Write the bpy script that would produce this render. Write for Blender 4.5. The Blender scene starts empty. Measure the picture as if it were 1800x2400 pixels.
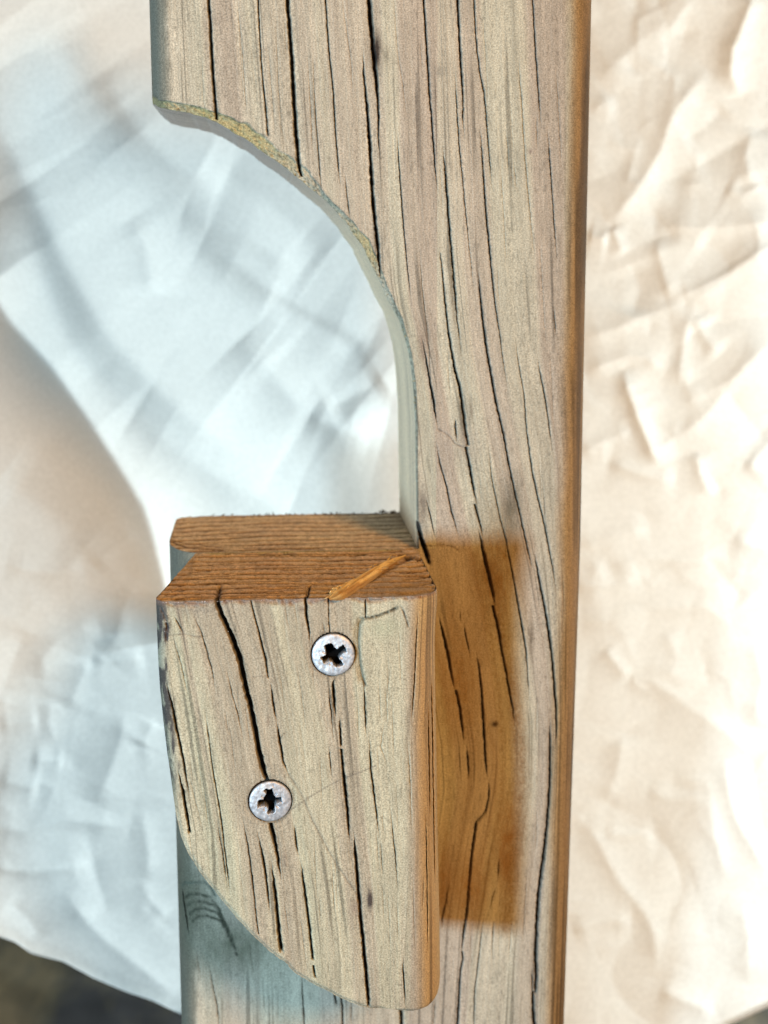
import bpy, math
import numpy as np
from mathutils import Matrix, Vector

scene = bpy.context.scene
COL = scene.collection
MM = 0.001                                     # everything below is worked out in millimetres
rng = np.random.default_rng(7)

# ------------------------------------------------------------------ camera
CAM = np.array([-23.39, -316.71, 64.42])
PITCH, YAW, ROLL, FPX = 0.1750, 0.0790, -0.0027, 3510.5   # focal length in pixels of a 1800 x 2400 frame
def cam_axes():
    cy, sy, cp, sp = math.cos(YAW), math.sin(YAW), math.cos(PITCH), math.sin(PITCH)
    f = np.array([sy*cp, cy*cp, -sp]); r = np.array([cy, -sy, 0.0]); u = np.cross(r, f)
    c, s = math.cos(ROLL), math.sin(ROLL)
    return np.array([c*r+s*u, -s*r+c*u, f])
AX = cam_axes()
cam = bpy.data.cameras.new("camera"); cam_o = bpy.data.objects.new("camera", cam); COL.objects.link(cam_o)
cam_o.matrix_world = Matrix(((AX[0][0], AX[1][0], -AX[2][0], CAM[0]*MM),
                             (AX[0][1], AX[1][1], -AX[2][1], CAM[1]*MM),
                             (AX[0][2], AX[1][2], -AX[2][2], CAM[2]*MM), (0, 0, 0, 1)))
cam.sensor_fit = 'VERTICAL'; cam.sensor_height = 24.0; cam.lens = FPX/2400*24.0
cam.clip_start = 0.01; cam.clip_end = 50
cam.dof.use_dof = True; cam.dof.focus_distance = 0.292; cam.dof.aperture_fstop = 13
scene.camera = cam_o

# ------------------------------------------------------------------ light
world = bpy.data.worlds.new("World"); scene.world = world; world.use_nodes = True
world.node_tree.nodes["Background"].inputs[0].default_value = (0.80, 0.88, 1.0, 1)
world.node_tree.nodes["Background"].inputs[1].default_value = 0.07
def lamp(name, loc, target, size, power, color, shape='DISK', size_y=None):
    l = bpy.data.lights.new(name, 'AREA'); l.shape = shape; l.size = size; l.energy = power; l.color = color
    if size_y: l.size_y = size_y
    o = bpy.data.objects.new(name, l); COL.objects.link(o)
    o.location = Vector(loc)*MM
    o.rotation_euler = (Vector(target)-Vector(loc)).to_track_quat('-Z', 'Y').to_euler()
    return o
# small cool lamp to the left of the camera, warm ceiling bulb up on the right, and an added unseen backlight that whitens the sheet from behind
lamp("cool_lamp", (-285, -520, -28), (0, 0, -10), 0.058, 3.9, (0.53, 0.78, 0.93))
lamp("warm_lamp", (570, -1500, 800), (0, 0, 0), 0.34, 26.5, (1.0, 0.505, 0.125))
lamp("sheet_backlight", (490, 440, -55), (110, 115, -70), 0.6, 11.6, (0.89, 0.99, 0.98), 'RECTANGLE', 0.26)
scene.view_settings.view_transform = 'Standard'; scene.view_settings.look = 'None'
scene.view_settings.exposure = 0.0; scene.view_settings.gamma = 1.0

# ------------------------------------------------------------------ helpers
def ray(x, y):
    x = np.asarray(x, float); y = np.asarray(y, float)
    return ((x-900)/FPX)[..., None]*AX[0] + ((1200-y)/FPX)[..., None]*AX[1] + AX[2]
def on_plane(x, y, Y):                          # where the line of sight meets the vertical plane at depth Y
    d = ray(x, y); k = (Y-CAM[1])/d[..., 1]
    return CAM[0]+k*d[..., 0], CAM[2]+k*d[..., 2]
def on_floor(x, y, Z):
    d = ray(x, y); k = (Z-CAM[2])/d[..., 2]
    return CAM[0]+k*d[..., 0], CAM[1]+k*d[..., 1]
TAB = rng.random((512, 512))
def vn(x, y, seed=0):                           # smooth value noise, 0..1
    x = np.asarray(x, float)+seed*17.31; y = np.asarray(y, float)+seed*41.77
    xi = np.floor(x).astype(int); yi = np.floor(y).astype(int); fx = x-xi; fy = y-yi
    fx = fx*fx*(3-2*fx); fy = fy*fy*(3-2*fy)
    a = TAB[xi % 512, yi % 512]; b = TAB[(xi+1) % 512, yi % 512]; c = TAB[xi % 512, (yi+1) % 512]; d = TAB[(xi+1) % 512, (yi+1) % 512]
    return (a*(1-fx)+b*fx)*(1-fy)+(c*(1-fx)+d*fx)*fy
def fbm(x, y, seed=0, n=4):
    s = 0; a = 1; t = 0
    for i in range(n):
        s = s+a*vn(x*2**i, y*2**i, seed+i*3); t += a; a *= .5
    return s/t
def sst(a, b, x):
    t = np.clip((x-a)/(b-a), 0, 1); return t*t*(3-2*t)
def mix(c, d, k):
    return c*(1-k[..., None])+np.asarray(d)*k[..., None]
def resample(P, step):
    P = np.asarray(P, float); L = np.r_[0, np.cumsum(np.hypot(*np.diff(P[:, :2], axis=0).T))]
    n = max(2, int(L[-1]/step)+1); q = np.linspace(0, L[-1], n)
    return np.stack([np.interp(q, L, P[:, k]) for k in range(P.shape[1])], 1)
def mesh_obj(name, V, F, mat, parent=None, col=None, smooth=True, N=4):
    V = np.asarray(V, np.float32)*MM; F = np.asarray(F, np.int32)
    me = bpy.data.meshes.new(name); me.vertices.add(len(V)); me.vertices.foreach_set("co", V.ravel())
    me.loops.add(F.size); me.loops.foreach_set("vertex_index", F.ravel())
    me.polygons.add(len(F)); me.polygons.foreach_set("loop_start", np.arange(0, F.size, F.shape[1], dtype=np.int32))
    me.update(calc_edges=True)
    if smooth: me.polygons.foreach_set("use_smooth", np.ones(len(F), bool))
    if col is not None:
        a = me.color_attributes.new("tint", 'FLOAT_COLOR', 'POINT')
        a.data.foreach_set("color", np.c_[np.clip(col, 0, 1), np.ones(len(V))].astype(np.float32).ravel())
    me.validate(); me.materials.append(mat)
    o = bpy.data.objects.new(name, me); COL.objects.link(o)
    if parent is not None: o.parent = parent
    return o
class Soup:                                     # collects vertex grids that make one mesh
    def __init__(s): s.V = []; s.C = []; s.F = []; s.n = 0
    def add(s, V, C):
        V = np.asarray(V, float).reshape(-1, 3); C = np.broadcast_to(np.asarray(C, float), V.shape)
        i = np.arange(s.n, s.n+len(V)); s.V.append(V); s.C.append(C); s.n += len(V); return i
    def grid(s, I, flip=False):
        a, b, c, d = I[:-1, :-1].ravel(), I[:-1, 1:].ravel(), I[1:, 1:].ravel(), I[1:, :-1].ravel()
        s.F.append(np.stack([a, d, c, b] if not flip else [a, b, c, d], 1))
    def build(s, name, mat, parent=None): return mesh_obj(name, np.concatenate(s.V), np.concatenate(s.F), mat, parent, np.concatenate(s.C))

# ------------------------------------------------------------------ materials
def new_mat(name):
    m = bpy.data.materials.new(name); m.use_nodes = True; nt = m.node_tree
    return m, nt, nt.nodes["Principled BSDF"]
def node(nt, kind, **kw):
    n = nt.nodes.new(kind)
    for k, v in kw.items(): setattr(n, k, v)
    return n
def wood_material(name, speck=0.28, fibre=(9000, 9000, 700), bump=0.25):
    m, nt, b = new_mat(name); L = nt.links.new
    at = node(nt, 'ShaderNodeAttribute', attribute_name="tint")
    tc = node(nt, 'ShaderNodeTexCoord')
    n1 = node(nt, 'ShaderNodeTexNoise'); n1.inputs['Scale'].default_value = 3800; n1.inputs['Detail'].default_value = 2
    L(tc.outputs['Object'], n1.inputs['Vector'])
    mp = node(nt, 'ShaderNodeMapping'); mp.inputs['Scale'].default_value = fibre; L(tc.outputs['Object'], mp.inputs['Vector'])
    n2 = node(nt, 'ShaderNodeTexNoise'); n2.inputs['Scale'].default_value = 0.35; n2.inputs['Detail'].default_value = 3
    L(mp.outputs[0], n2.inputs['Vector'])
    r1 = node(nt, 'ShaderNodeMapRange'); r1.inputs[1].default_value = .25; r1.inputs[2].default_value = .75
    r1.inputs[3].default_value = 1-speck; r1.inputs[4].default_value = 1+speck; L(n1.outputs[0], r1.inputs[0])
    r2 = node(nt, 'ShaderNodeMapRange'); r2.inputs[1].default_value = .25; r2.inputs[2].default_value = .75
    r2.inputs[3].default_value = .88; r2.inputs[4].default_value = 1.1; L(n2.outputs[0], r2.inputs[0])
    mu = node(nt, 'ShaderNodeMath', operation='MULTIPLY'); L(r1.outputs[0], mu.inputs[0]); L(r2.outputs[0], mu.inputs[1])
    vm = node(nt, 'ShaderNodeVectorMath', operation='SCALE'); L(at.outputs['Color'], vm.inputs[0]); L(mu.outputs[0], vm.inputs['Scale'])
    L(vm.outputs[0], b.inputs['Base Color'])
    b.inputs['Roughness'].default_value = .78; b.inputs['Specular IOR Level'].default_value = .18
    bp = node(nt, 'ShaderNodeBump'); bp.inputs['Strength'].default_value = bump; bp.inputs['Distance'].default_value = 0.00012
    L(n2.outputs[0], bp.inputs['Height']); L(bp.outputs[0], b.inputs['Normal'])
    return m
M_FACE = wood_material("weathered_softwood", .45)
M_BLOCK = wood_material("weathered_softwood_block", .45)
M_SPLINTER = wood_material("fresh_split_wood", .2)

m, nt, b = new_mat("zinc_plated_steel"); M_ZINC = m; L = nt.links.new
tc = node(nt, 'ShaderNodeTexCoord'); n1 = node(nt, 'ShaderNodeTexNoise'); n1.inputs['Scale'].default_value = 1300; n1.inputs['Detail'].default_value = 4
L(tc.outputs['Object'], n1.inputs['Vector'])
cr = node(nt, 'ShaderNodeValToRGB'); cr.color_ramp.elements[0].position = .3; cr.color_ramp.elements[1].position = .7
cr.color_ramp.elements[0].color = (.38, .40, .45, 1); cr.color_ramp.elements[1].color = (.80, .82, .88, 1)
at = node(nt, 'ShaderNodeAttribute', attribute_name="tint"); mm_ = node(nt, 'ShaderNodeMix', data_type='RGBA', blend_type='MULTIPLY'); mm_.inputs[0].default_value = 1
L(n1.outputs[0], cr.inputs[0]); L(cr.outputs[0], mm_.inputs[6]); L(at.outputs['Color'], mm_.inputs[7]); L(mm_.outputs[2], b.inputs['Base Color'])
b.inputs['Metallic'].default_value = .55; b.inputs['Roughness'].default_value = .5
for nm_, v_ in (('Metallic', .55), ('Specular IOR Level', .3)):
    q_ = node(nt, 'ShaderNodeMath', operation='MULTIPLY'); q_.inputs[1].default_value = v_; L(at.outputs['Fac'], q_.inputs[0]); L(q_.outputs[0], b.inputs[nm_])
bp = node(nt, 'ShaderNodeBump'); bp.inputs['Strength'].default_value = .8; bp.inputs['Distance'].default_value = .00012
L(n1.outputs[0], bp.inputs['Height']); L(bp.outputs[0], b.inputs['Normal'])

m, nt, b = new_mat("white_cotton"); M_CLOTH = m; L = nt.links.new
tc = node(nt, 'ShaderNodeTexCoord'); n1 = node(nt, 'ShaderNodeTexNoise'); n1.inputs['Scale'].default_value = 900; n1.inputs['Detail'].default_value = 3
L(tc.outputs['Object'], n1.inputs['Vector'])
cr = node(nt, 'ShaderNodeValToRGB'); cr.color_ramp.elements[0].position = .3; cr.color_ramp.elements[1].position = .7
cr.color_ramp.elements[0].color = (.69, .69, .67, 1); cr.color_ramp.elements[1].color = (.78, .78, .76, 1)
L(n1.outputs[0], cr.inputs[0]); L(cr.outputs[0], b.inputs['Base Color'])
b.inputs['Roughness'].default_value = .9; b.inputs['Specular IOR Level'].default_value = .1
tl = node(nt, 'ShaderNodeBsdfTranslucent'); mxs = node(nt, 'ShaderNodeMixShader'); mxs.inputs[0].default_value = .4
L(cr.outputs[0], tl.inputs['Color']); L(b.outputs[0], mxs.inputs[1]); L(tl.outputs[0], mxs.inputs[2]); L(mxs.outputs[0], nt.nodes['Material Output'].inputs['Surface'])
bp = node(nt, 'ShaderNodeBump'); bp.inputs['Strength'].default_value = .2; bp.inputs['Distance'].default_value = .0003
L(n1.outputs[0], bp.inputs['Height']); L(bp.outputs[0], b.inputs['Normal'])

m, nt, b = new_mat("dark_earth"); M_GROUND = m; L = nt.links.new
tc = node(nt, 'ShaderNodeTexCoord')
n1 = node(nt, 'ShaderNodeTexNoise'); n1.inputs['Scale'].default_value = 34; n1.inputs['Detail'].default_value = 4
mp = node(nt, 'ShaderNodeMapping'); mp.inputs['Scale'].default_value = (1, .33, 1); L(tc.outputs['Object'], mp.inputs['Vector']); L(mp.outputs[0], n1.inputs['Vector'])
cr = node(nt, 'ShaderNodeValToRGB'); e = cr.color_ramp.elements
e[0].position = .40; e[0].color = (.008, .008, .010, 1); e[1].position = .62; e[1].color = (.085, .066, .032, 1)
x_ = e.new(.50); x_.color = (.03, .026, .014, 1)
L(n1.outputs[0], cr.inputs[0]); L(cr.outputs[0], b.inputs['Base Color']); b.inputs['Roughness'].default_value = .95

# ------------------------------------------------------------------ wood grain: lines of flow
def flow(guides, Y, X, Z):                      # grain coordinate u (mm) by interpolation between guide lines
    zs = np.linspace(Z.min()-1, Z.max()+1, 400); G = []
    for g in guides:
        gx, gz = on_plane([p[0] for p in g], [p[1] for p in g], Y)
        o = np.argsort(gz); G.append(np.interp(zs, gz[o], gx[o]))
    G = np.array(G)
    for k in range(1, len(G)): G[k] = np.maximum(G[k], G[k-1]+.4)
    lab = G.mean(1); out = np.empty_like(X)
    iz = np.clip(np.searchsorted(zs, Z), 1, 399)
    t = (Z-zs[iz-1])/(zs[iz]-zs[iz-1])
    out[:] = lab[0]+(X-(G[0][iz-1]*(1-t)+G[0][iz]*t))
    for k in range(len(G)-1):
        a = G[k][iz-1]*(1-t)+G[k][iz]*t; c = G[k+1][iz-1]*(1-t)+G[k+1][iz]*t
        s = (X-a)/(c-a); w = (s >= 0) if k == len(G)-2 else ((s >= 0) & (s < 1))
        out[w] = lab[k]+(s*(lab[k+1]-lab[k]))[w]
    return out
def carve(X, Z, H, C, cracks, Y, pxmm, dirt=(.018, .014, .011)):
    # cracks: (points (x, y) along the grain, width in photo pixels (number or list), options)
    for ci, cr in enumerate(cracks):
        pts, wid = cr[0], cr[1]; opt = cr[2] if len(cr) > 2 else ''
        px = np.array(pts, float); w = np.broadcast_to(np.asarray(wid, float), len(px)).astype(float)
        x, z = on_plane(px[:, 0], px[:, 1], Y); o = np.argsort(z); x, z, w = x[o], z[o], w[o]/pxmm
        sel = np.nonzero((Z > z[0]) & (Z < z[-1]) & (X > x.min()-2) & (X < x.max()+2))[0]
        if not len(sel): continue
        Zs = Z[sel]; xc = np.interp(Zs, z, x); ww = np.interp(Zs, z, w)
        wm = w.max(); jit = .035+.07*min(wm, .8)
        xc = xc+(vn(Zs*1.1, 0*Zs, ci+5)-.5)*jit*2.0+(vn(Zs*3.5, 0*Zs, ci+50)-.5)*jit*.8
        ww = ww*(.82+.36*vn(Zs*1.6, 0*Zs, ci+90))
        end = np.minimum(Zs-z[0], z[-1]-Zs); tl = min(5.0, .3*(z[-1]-z[0]))
        if 'b' in opt: end = z[-1]-Zs               # blunt at its lower end
        if 't' in opt: end = Zs-z[0]                # blunt at its top end
        if 'B' in opt: end = end*0+99
        ww = ww*np.clip(end/tl, .12, 1)**.6
        sl = np.gradient(x, z) if len(x) > 1 else 0
        dist = np.abs(X[sel]-xc)/np.sqrt(1+np.interp(Zs, z, sl)**2)
        wg = np.maximum(ww, .17)
        p = 1-sst(.30*wg, .64*wg, dist)
        stren = np.clip(ww/.22, 0, 1)**1.1
        if 's' in opt: stren = stren*.55
        dep = np.clip(2.6*ww, .12, 4.5)
        H[sel] -= np.clip(ww*.28, 0, .22)*np.exp(-np.maximum(dist-.4*wg, 0)/(.25+.3*ww))
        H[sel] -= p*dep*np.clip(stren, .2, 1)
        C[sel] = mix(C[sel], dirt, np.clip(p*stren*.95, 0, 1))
def seg_dist(X, Z, P):
    d = np.full(X.shape, 1e9)
    for (a, b_) in zip(P[:-1], P[1:]):
        v = b_-a; L2 = (v*v).sum()+1e-9
        t = np.clip(((X-a[0])*v[0]+(Z-a[1])*v[1])/L2, 0, 1)
        d = np.minimum(d, np.hypot(X-a[0]-t*v[0], Z-a[1]-t*v[1]))
    return d
def line_mark(X, Z, H, C, pts, wpx, Y, pxmm, depth, colour, k, rag=.0, seed=0):
    x, z = on_plane([p[0] for p in pts], [p[1] for p in pts], Y); P = np.stack([x, z], 1); w = wpx/pxmm
    sel = np.nonzero((X > x.min()-3*w) & (X < x.max()+3*w) & (Z > z.min()-3*w) & (Z < z.max()+3*w))[0]
    d = seg_dist(X[sel], Z[sel], P)
    g = np.exp(-(d/(.6*w))**2)*(1-rag+rag*2*vn(X[sel]*2.2, Z[sel]*2.2, seed))
    H[sel] -= depth*g; C[sel] = mix(C[sel], colour, np.clip(g*k, 0, 1))
def blotch(X, Z, C, x, y, rx, ry, Y, pxmm, colour, k, seed=1, rag=.5):
    cx, cz = on_plane(float(x), float(y), Y); rx, ry = rx/pxmm, ry/pxmm
    sel = np.nonzero((np.abs(X-cx) < 2.5*rx) & (np.abs(Z-cz) < 2.5*ry))[0]
    r = np.hypot((X[sel]-cx)/rx, (Z[sel]-cz)/ry)
    g = np.exp(-r**2)*(1-rag+2*rag*fbm(X[sel]*1.3, Z[sel]*.6, seed, 3))
    C[sel] = mix(C[sel], colour, np.clip(g*k, 0, 1))
LIGHT, PINK, GREEN, TAN = np.array([.50, .475, .395]), np.array([.415, .365, .31]), np.array([.46, .47, .39]), np.array([.42, .34, .22])
def face_colour(u, X, Z, seed, bands=None):
    k = sst(.42, .60, vn(u*.2, Z*.005, seed)*.65+.35*vn(u*.62, Z*.008, seed+1))
    if bands is not None:
        ub = u+.9*(vn(u*.5, Z*.02, seed+20)-.5)+1.3*(vn(u*0+Z*.012, u*.1, seed+21)-.5); kb = 0*u
        for (a, e, q) in bands: kb = np.maximum(kb, q*sst(a-.5, a+.7, ub)*(1-sst(e-.7, e+.5, ub)))
        k = np.clip(kb*(.75+.5*vn(u*.62, Z*.008, seed+1))+.18*k, 0, 1)
    c = mix(np.broadcast_to(LIGHT, X.shape+(3,)).copy(), PINK, k*.9)
    g = sst(.45, .75, vn(u*.21, Z*.008, seed+2)); c = mix(c, GREEN, g*.65*(1-k))
    fine = .4*vn(u*1.3, Z*.012, seed+3)+.35*vn(u*3.1, Z*.03, seed+4)+.25*vn(u*6.5, Z*.09, seed+9)
    c = c*(.78+.42*fine)[..., None]
    thin = sst(.70, .86, vn(u*2.6, Z*.03, seed+5))*sst(.35, .7, vn(u*.8, Z*.04, seed+6))
    c = c*(1-.45*thin)[..., None]
    bl = fbm(X*.35, Z*.16, seed+7, 4); c = c*(.86+.28*bl)[..., None]
    pit = sst(.74, .9, vn(X*2.4+u, Z*.9, seed+8)); c = c*(1-.22*pit)[..., None]
    return c

# ------------------------------------------------------------------ the post
T, W2, WR, WLU, WLB, FLOOR = 45.0, 45.0, 46.9, 46.0, 45.3, -195.0
def right_edge(z): return WR+.0133*np.minimum(z, 0)      # the post narrows a little towards its foot
post = bpy.data.objects.new("wooden_post", None); COL.objects.link(post); post.location = (0, 0, FLOOR*MM)
post.empty_display_size = .02
post["label"] = "weathered grey softwood post with a curved notch, deep drying cracks and a screwed-on block"
post["category"] = "post"
def own(o):                                     # the post's origin is at its foot on the ground
    o.location = (0, 0, -FLOOR*MM); return o

NOTCH = [(357, 232), (361, 240), (368, 246), (392, 254), (418, 259), (441, 262), (454, 267), (483, 273), (510, 286), (573, 324), (609, 349), (652, 380), (690, 408), (722, 434),
         (765, 472), (807, 514), (850, 575), (876, 628), (896, 668), (914, 709), (937, 750), (957, 815), (966, 862), (972, 928), (976, 1007), (977, 1085), (978, 1150), (979, 1225), (980, 1292)]
nx, nz = on_plane([p[0] for p in NOTCH], [p[1] for p in NOTCH], 0.0)
nx[0] = -WLU; nz[-1] = 0.0
NP = resample(np.stack([nx, nz], 1), .3)
# slight raggedness of the sawn curve
tt = np.arange(len(NP)); rag = (vn(tt*.16, tt*0, 3)-.5)*.5+(vn(tt*.5, tt*0, 4)-.5)*.22
NP[2:-2, 0] += rag[2:-2]*sst(0, 12, tt[2:-2])*(.15+.85*sst(52, 75, NP[2:-2, 1]))
NP[:, 1] = np.minimum.accumulate(NP[:, 1]-np.arange(len(NP))*1e-4)
z_horn, z_end = NP[0, 1], 0.0
def xl_upper(z): return np.where(z >= z_horn, -WLU, np.interp(-z, -NP[:, 1], NP[:, 0]))
XM = 13.0
zt = np.r_[np.linspace(165, 118, 12), np.arange(117.5, 0.0, -.34), NP[:, 1]]
zt = np.unique(np.round(zt[zt > 1e-3], 4))[::-1]; zt = np.r_[zt, 0.0]
zb = np.r_[np.arange(-.34, -116, -.34), np.linspace(-117, FLOOR, 8)]
zall = np.r_[zt, zb]; n_up = len(zt)
def cols(a, e, n, dense):                       # 0..1 column positions, closer together at the ends that turn
    s = np.linspace(0, 1, n)
    if 'l' in dense: s = np.where(s < .12, .055*(s/.12), .055+(s-.12)/.88*.945)
    if 'r' in dense: s = 1-np.where(1-s < .14, .085*((1-s)/.14), .085+((1-s)-.14)/.86*.915)
    return s
RX_L, RY_L, RX_R, RY_R = 4.6, 11.0, 6.6, 13.0
def ell(d, rx, ry):                             # how far a rounded arris falls back at distance d from the edge
    s = np.clip(1-d/rx, 0, 1); return ry*(1-np.sqrt(np.clip(1-s*s, 0, 1)))
NPf = NP[::3]
def post_front(X, Z, upper):
    WL = WLU if upper else WLB; wl_ = 0 if upper else sst(-34, -8, Z); H = -ell(X+WL, RX_L+2.9*wl_, RY_L+5*wl_)*(1 if not upper else (Z > z_horn-3))-ell(right_edge(Z)-X, RX_R*(.9+.2*vn(Z*.02, Z*0, 8)), RY_R)
    u = flow(GUIDES, 0.0, X, Z)
    H += .07*(vn(u*.7, Z*.02, 60)-.5)+.05*(vn(u*2.5, Z*.06, 61)-.5)+.035*(vn(X*3.2, Z*1.1, 62)-.5)+.25*(fbm(X*.06, Z*.03, 63, 3)-.5)
    C = face_colour(u, X, Z, 11, BANDS)
    # right arris: less weathered, orange streaked; warm light and rim shade also put into the colour
    k = 1-sst(4.3, 8.6, right_edge(Z)-X+1.2*(vn(u*0+Z*.06, Z*0, 9)-.5)); C = mix(C, np.array([.34, .215, .09]), k*.95)
    C *= (1-k*.6*sst(.4, .75, .6*vn(u*1.6, Z*.035, 70)+.4*vn(u*.3, Z*.05, 72)))[..., None]
    kk = sst(8.5, 13, right_edge(Z)-X); C *= (1-.16*(1-kk)*(vn(X*1.8, Z*.8, 71)))[..., None]
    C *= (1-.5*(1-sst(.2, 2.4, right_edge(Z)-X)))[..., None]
    # left arris: its grey-green shade is put into the colour
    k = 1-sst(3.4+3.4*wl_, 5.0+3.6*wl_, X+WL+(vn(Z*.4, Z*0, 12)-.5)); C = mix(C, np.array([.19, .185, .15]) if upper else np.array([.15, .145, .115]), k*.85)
    if upper:
        sel = np.nonzero((Z < z_horn+9) & (X < 14))[0]
        d = np.full(X.shape, 99.0); d[sel] = seg_dist(X[sel], Z[sel], NPf)
        cw = np.interp(-Z, [-z_horn, -on_plane(520., 290., 0)[1], -on_plane(690., 405., 0)[1], -on_plane(760., 470., 0)[1], -on_plane(840., 560., 0)[1], -on_plane(930., 740., 0)[1], -20, 0], [1.2, 2.7, 2.2, .7, 1.7, .6, .25, .2])
        cw = cw*(.8+.4*vn(X*.5, Z*.5, 13))
        rough = fbm(X*1.5+Z, Z*1.5-X, 14, 4)
        inb = 1-sst(cw*.82, cw*1.05, d)
        H -= inb*(.25+np.clip(1-d/cw, 0, 1)*1.0+.7*(rough-.5)*sst(30, 75, Z))
        torn = np.array([.45, .385, .185])
        C = mix(C, torn*1.0, inb*.92*np.clip(.35+1.1*vn(Z*.09, Z*0, 15), .2, 1)*(.45+.75*fbm(X*.22, Z*.22, 18, 3))*np.clip(.25+sst(78, 88, Z)+.8*np.exp(-((Z-64)/5)**2), 0, 1))
        C *= (1-inb*.45*sst(.5, .75, fbm(X*2.6, Z*2.6, 16, 2)))[..., None]
        edge = np.exp(-((d-cw)/.22)**2); C *= (1-.3*edge*(rough > .45))[..., None]
        k2 = np.exp(-((d-cw*1.3)/.8)**2)*sst(55, 25, Z); C = mix(C, np.array([.30, .24, .19]), k2*.4*rough)
    carve(X, Z, H, C, POST_CRACKS, 0.0, 10.7)
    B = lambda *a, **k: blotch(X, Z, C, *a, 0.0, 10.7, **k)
    B(1160, 1697, 9, 7, colour=(.03, .02, .015), k=1.2); B(880, 120, 12, 40, colour=(.05, .04, .035), k=1.2, seed=3); B(905, 130, 6, 16, colour=(.07, .055, .045), k=.5)
    B(1196, 1195, 20, 62, colour=(.085, .085, .075), k=.85, seed=4); B(1200, 1215, 40, 110, colour=(.2, .19, .15), k=.35, seed=4)
    B(992, 1185, 14, 50, colour=(.12, .1, .09), k=.6, seed=5); B(1085, 985, 9, 45, colour=(.14, .12, .1), k=.5, seed=6); B(1104, 960, 6, 30, colour=(.14, .12, .1), k=.5)
    B(1030, 168, 9, 12, colour=(.22, .21, .19), k=.7); B(1243, 355, 5, 5, colour=(.16, .1, .1), k=.8); B(990, 815, 14, 60, colour=(.22, .17, .14), k=.5, seed=9)
    B(1245, 1500, 6, 40, colour=(.09, .07, .05), k=.7, seed=8); B(1160, 1340, 60, 130, colour=(.26, .175, .085), k=.9, seed=21); B(1190, 1990, 26, 110, colour=(.30, .19, .10), k=1.0, seed=22)
    B(1100, 2080, 40, 80, colour=(.33, .22, .12), k=.8, seed=23); B(1075, 1600, 60, 140, colour=(.29, .20, .11), k=.8, seed=24); B(1040, 2060, 20, 110, colour=(.27, .17, .09), k=.8, seed=25)
    B(1075, 1040, 60, 40, colour=(.36, .32, .28), k=.5, seed=26); B(505, 48, 16, 16, colour=(.33, .29, .25), k=.5); B(440, 2110, 70, 130, colour=(.14, .14, .105), k=.98, seed=30, rag=.25); B(550, 2220, 110, 75, colour=(.15, .155, .115), k=.9, seed=31, rag=.3)  # the last two put the green-grey shade below the block into the colour
    mk = lambda pts, w, dp, col, kk, **q: line_mark(X, Z, H, C, pts, w, 0.0, 10.7, dp, col, kk, **q)
    mk([(1027, 1007), (1040, 1013), (1055, 1024), (1066, 1040), (1085, 1048)], 3, .12, (.12, .1, .09), .6, rag=.6)
    [mk([(424+q*7, 2096+q*16), (440+q*6, 2080+q*17), (462+q*6, 2078+q*17), (486+q*8, 2086+q*18), (506+q*9, 2112+q*20), (515+q*10, 2150+q*22)], 6, .08, (.05, .055, .04), .85, rag=.6, seed=q) for q in range(1, 5)]
    mk([(426, 2088), (434, 2074), (455, 2068), (480, 2068), (496, 2082), (505, 2100)], 5, .1, (.09, .11, .09), .75, rag=.4)
    for q_, (pp, w_, kk_) in enumerate([([(1150, 1330), (1175, 1480), (1205, 1640), (1222, 1780), (1218, 1920), (1204, 2050), (1186, 2172)], 38, 1.15), ([(1110, 1300), (1140, 1450), (1165, 1600), (1180, 1760), (1172, 1900), (1140, 2060), (1118, 2170)], 20, .85),
                             ([(1040, 1330), (1062, 1480), (1090, 1620), (1112, 1760), (1090, 1900), (1065, 2040), (1050, 2160)], 22, .5), ([(1005, 1400), (1030, 1560), (1052, 1720), (1056, 1860), (1040, 2000), (1030, 2140)], 14, .45), ([(1130, 1660), (1160, 1760), (1160, 1880), (1125, 2020)], 12, .5)]):
        mk(pp, w_, .03, (.22, .14, .065), kk_*.5, rag=.45, seed=70+q_)
    mk([(1000, 1281), (1040, 1278), (1062, 1282), (1075, 1290)], 3, .15, (.10, .06, .03), .6, rag=.8)
    mk([(600, 135), (640, 100)], 3, .03, (.25, .23, .2), .4)
    return H, C
GUIDES = [[(352, 0), (358, 235), (393, 1270), (425, 2400)], [(488, 0), (508, 278), (530, 1300), (545, 2400)], [(674, 0), (707, 413), (745, 1200), (800, 2400)],
    [(865, 0), (894, 655), (940, 900), (978, 1234), (1007, 1322), (1027, 1440), (1060, 1593), (1088, 1746), (1094, 1850), (1055, 2064), (1037, 2177), (1025, 2400)],
    [(930, 0), (945, 500), (964, 713), (1000, 850), (1020, 960), (1031, 1085), (1057, 1195), (1076, 1265), (1100, 1400), (1115, 1522), (1129, 1624), (1139, 1793), (1106, 2000), (1086, 2194), (1073, 2400)],
    [(1015, 0), (1032, 593), (1055, 810), (1096, 1042), (1119, 1179), (1157, 1399), (1186, 1573), (1207, 1703), (1205, 1850), (1170, 2017), (1154, 2105), (1125, 2250), (1112, 2400)],
    [(1095, 0), (1120, 627), (1142, 824), (1178, 1007), (1221, 1214), (1250, 1340), (1275, 1500), (1290, 1683), (1288, 1851), (1275, 2000), (1258, 2194), (1253, 2400)],
    [(1220, 0), (1250, 600), (1264, 858), (1296, 1065), (1313, 1391), (1316, 1700), (1310, 2000), (1295, 2400)], [(1385, 0), (1360, 1200), (1330, 2400)]]
UP = -60
bx0, bz0 = on_plane(np.array([498., 568, 690, 845, 868, 980, 1078, 1148, 1244, 1330]), np.full(10, 450.), 0.0)
ub0 = None
def flow_bands():
    zz_ = np.r_[bz0, 118, -114]; xx_ = np.r_[bx0, 0, 0]; return flow(GUIDES, 0.0, xx_, zz_)[:10]
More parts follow.
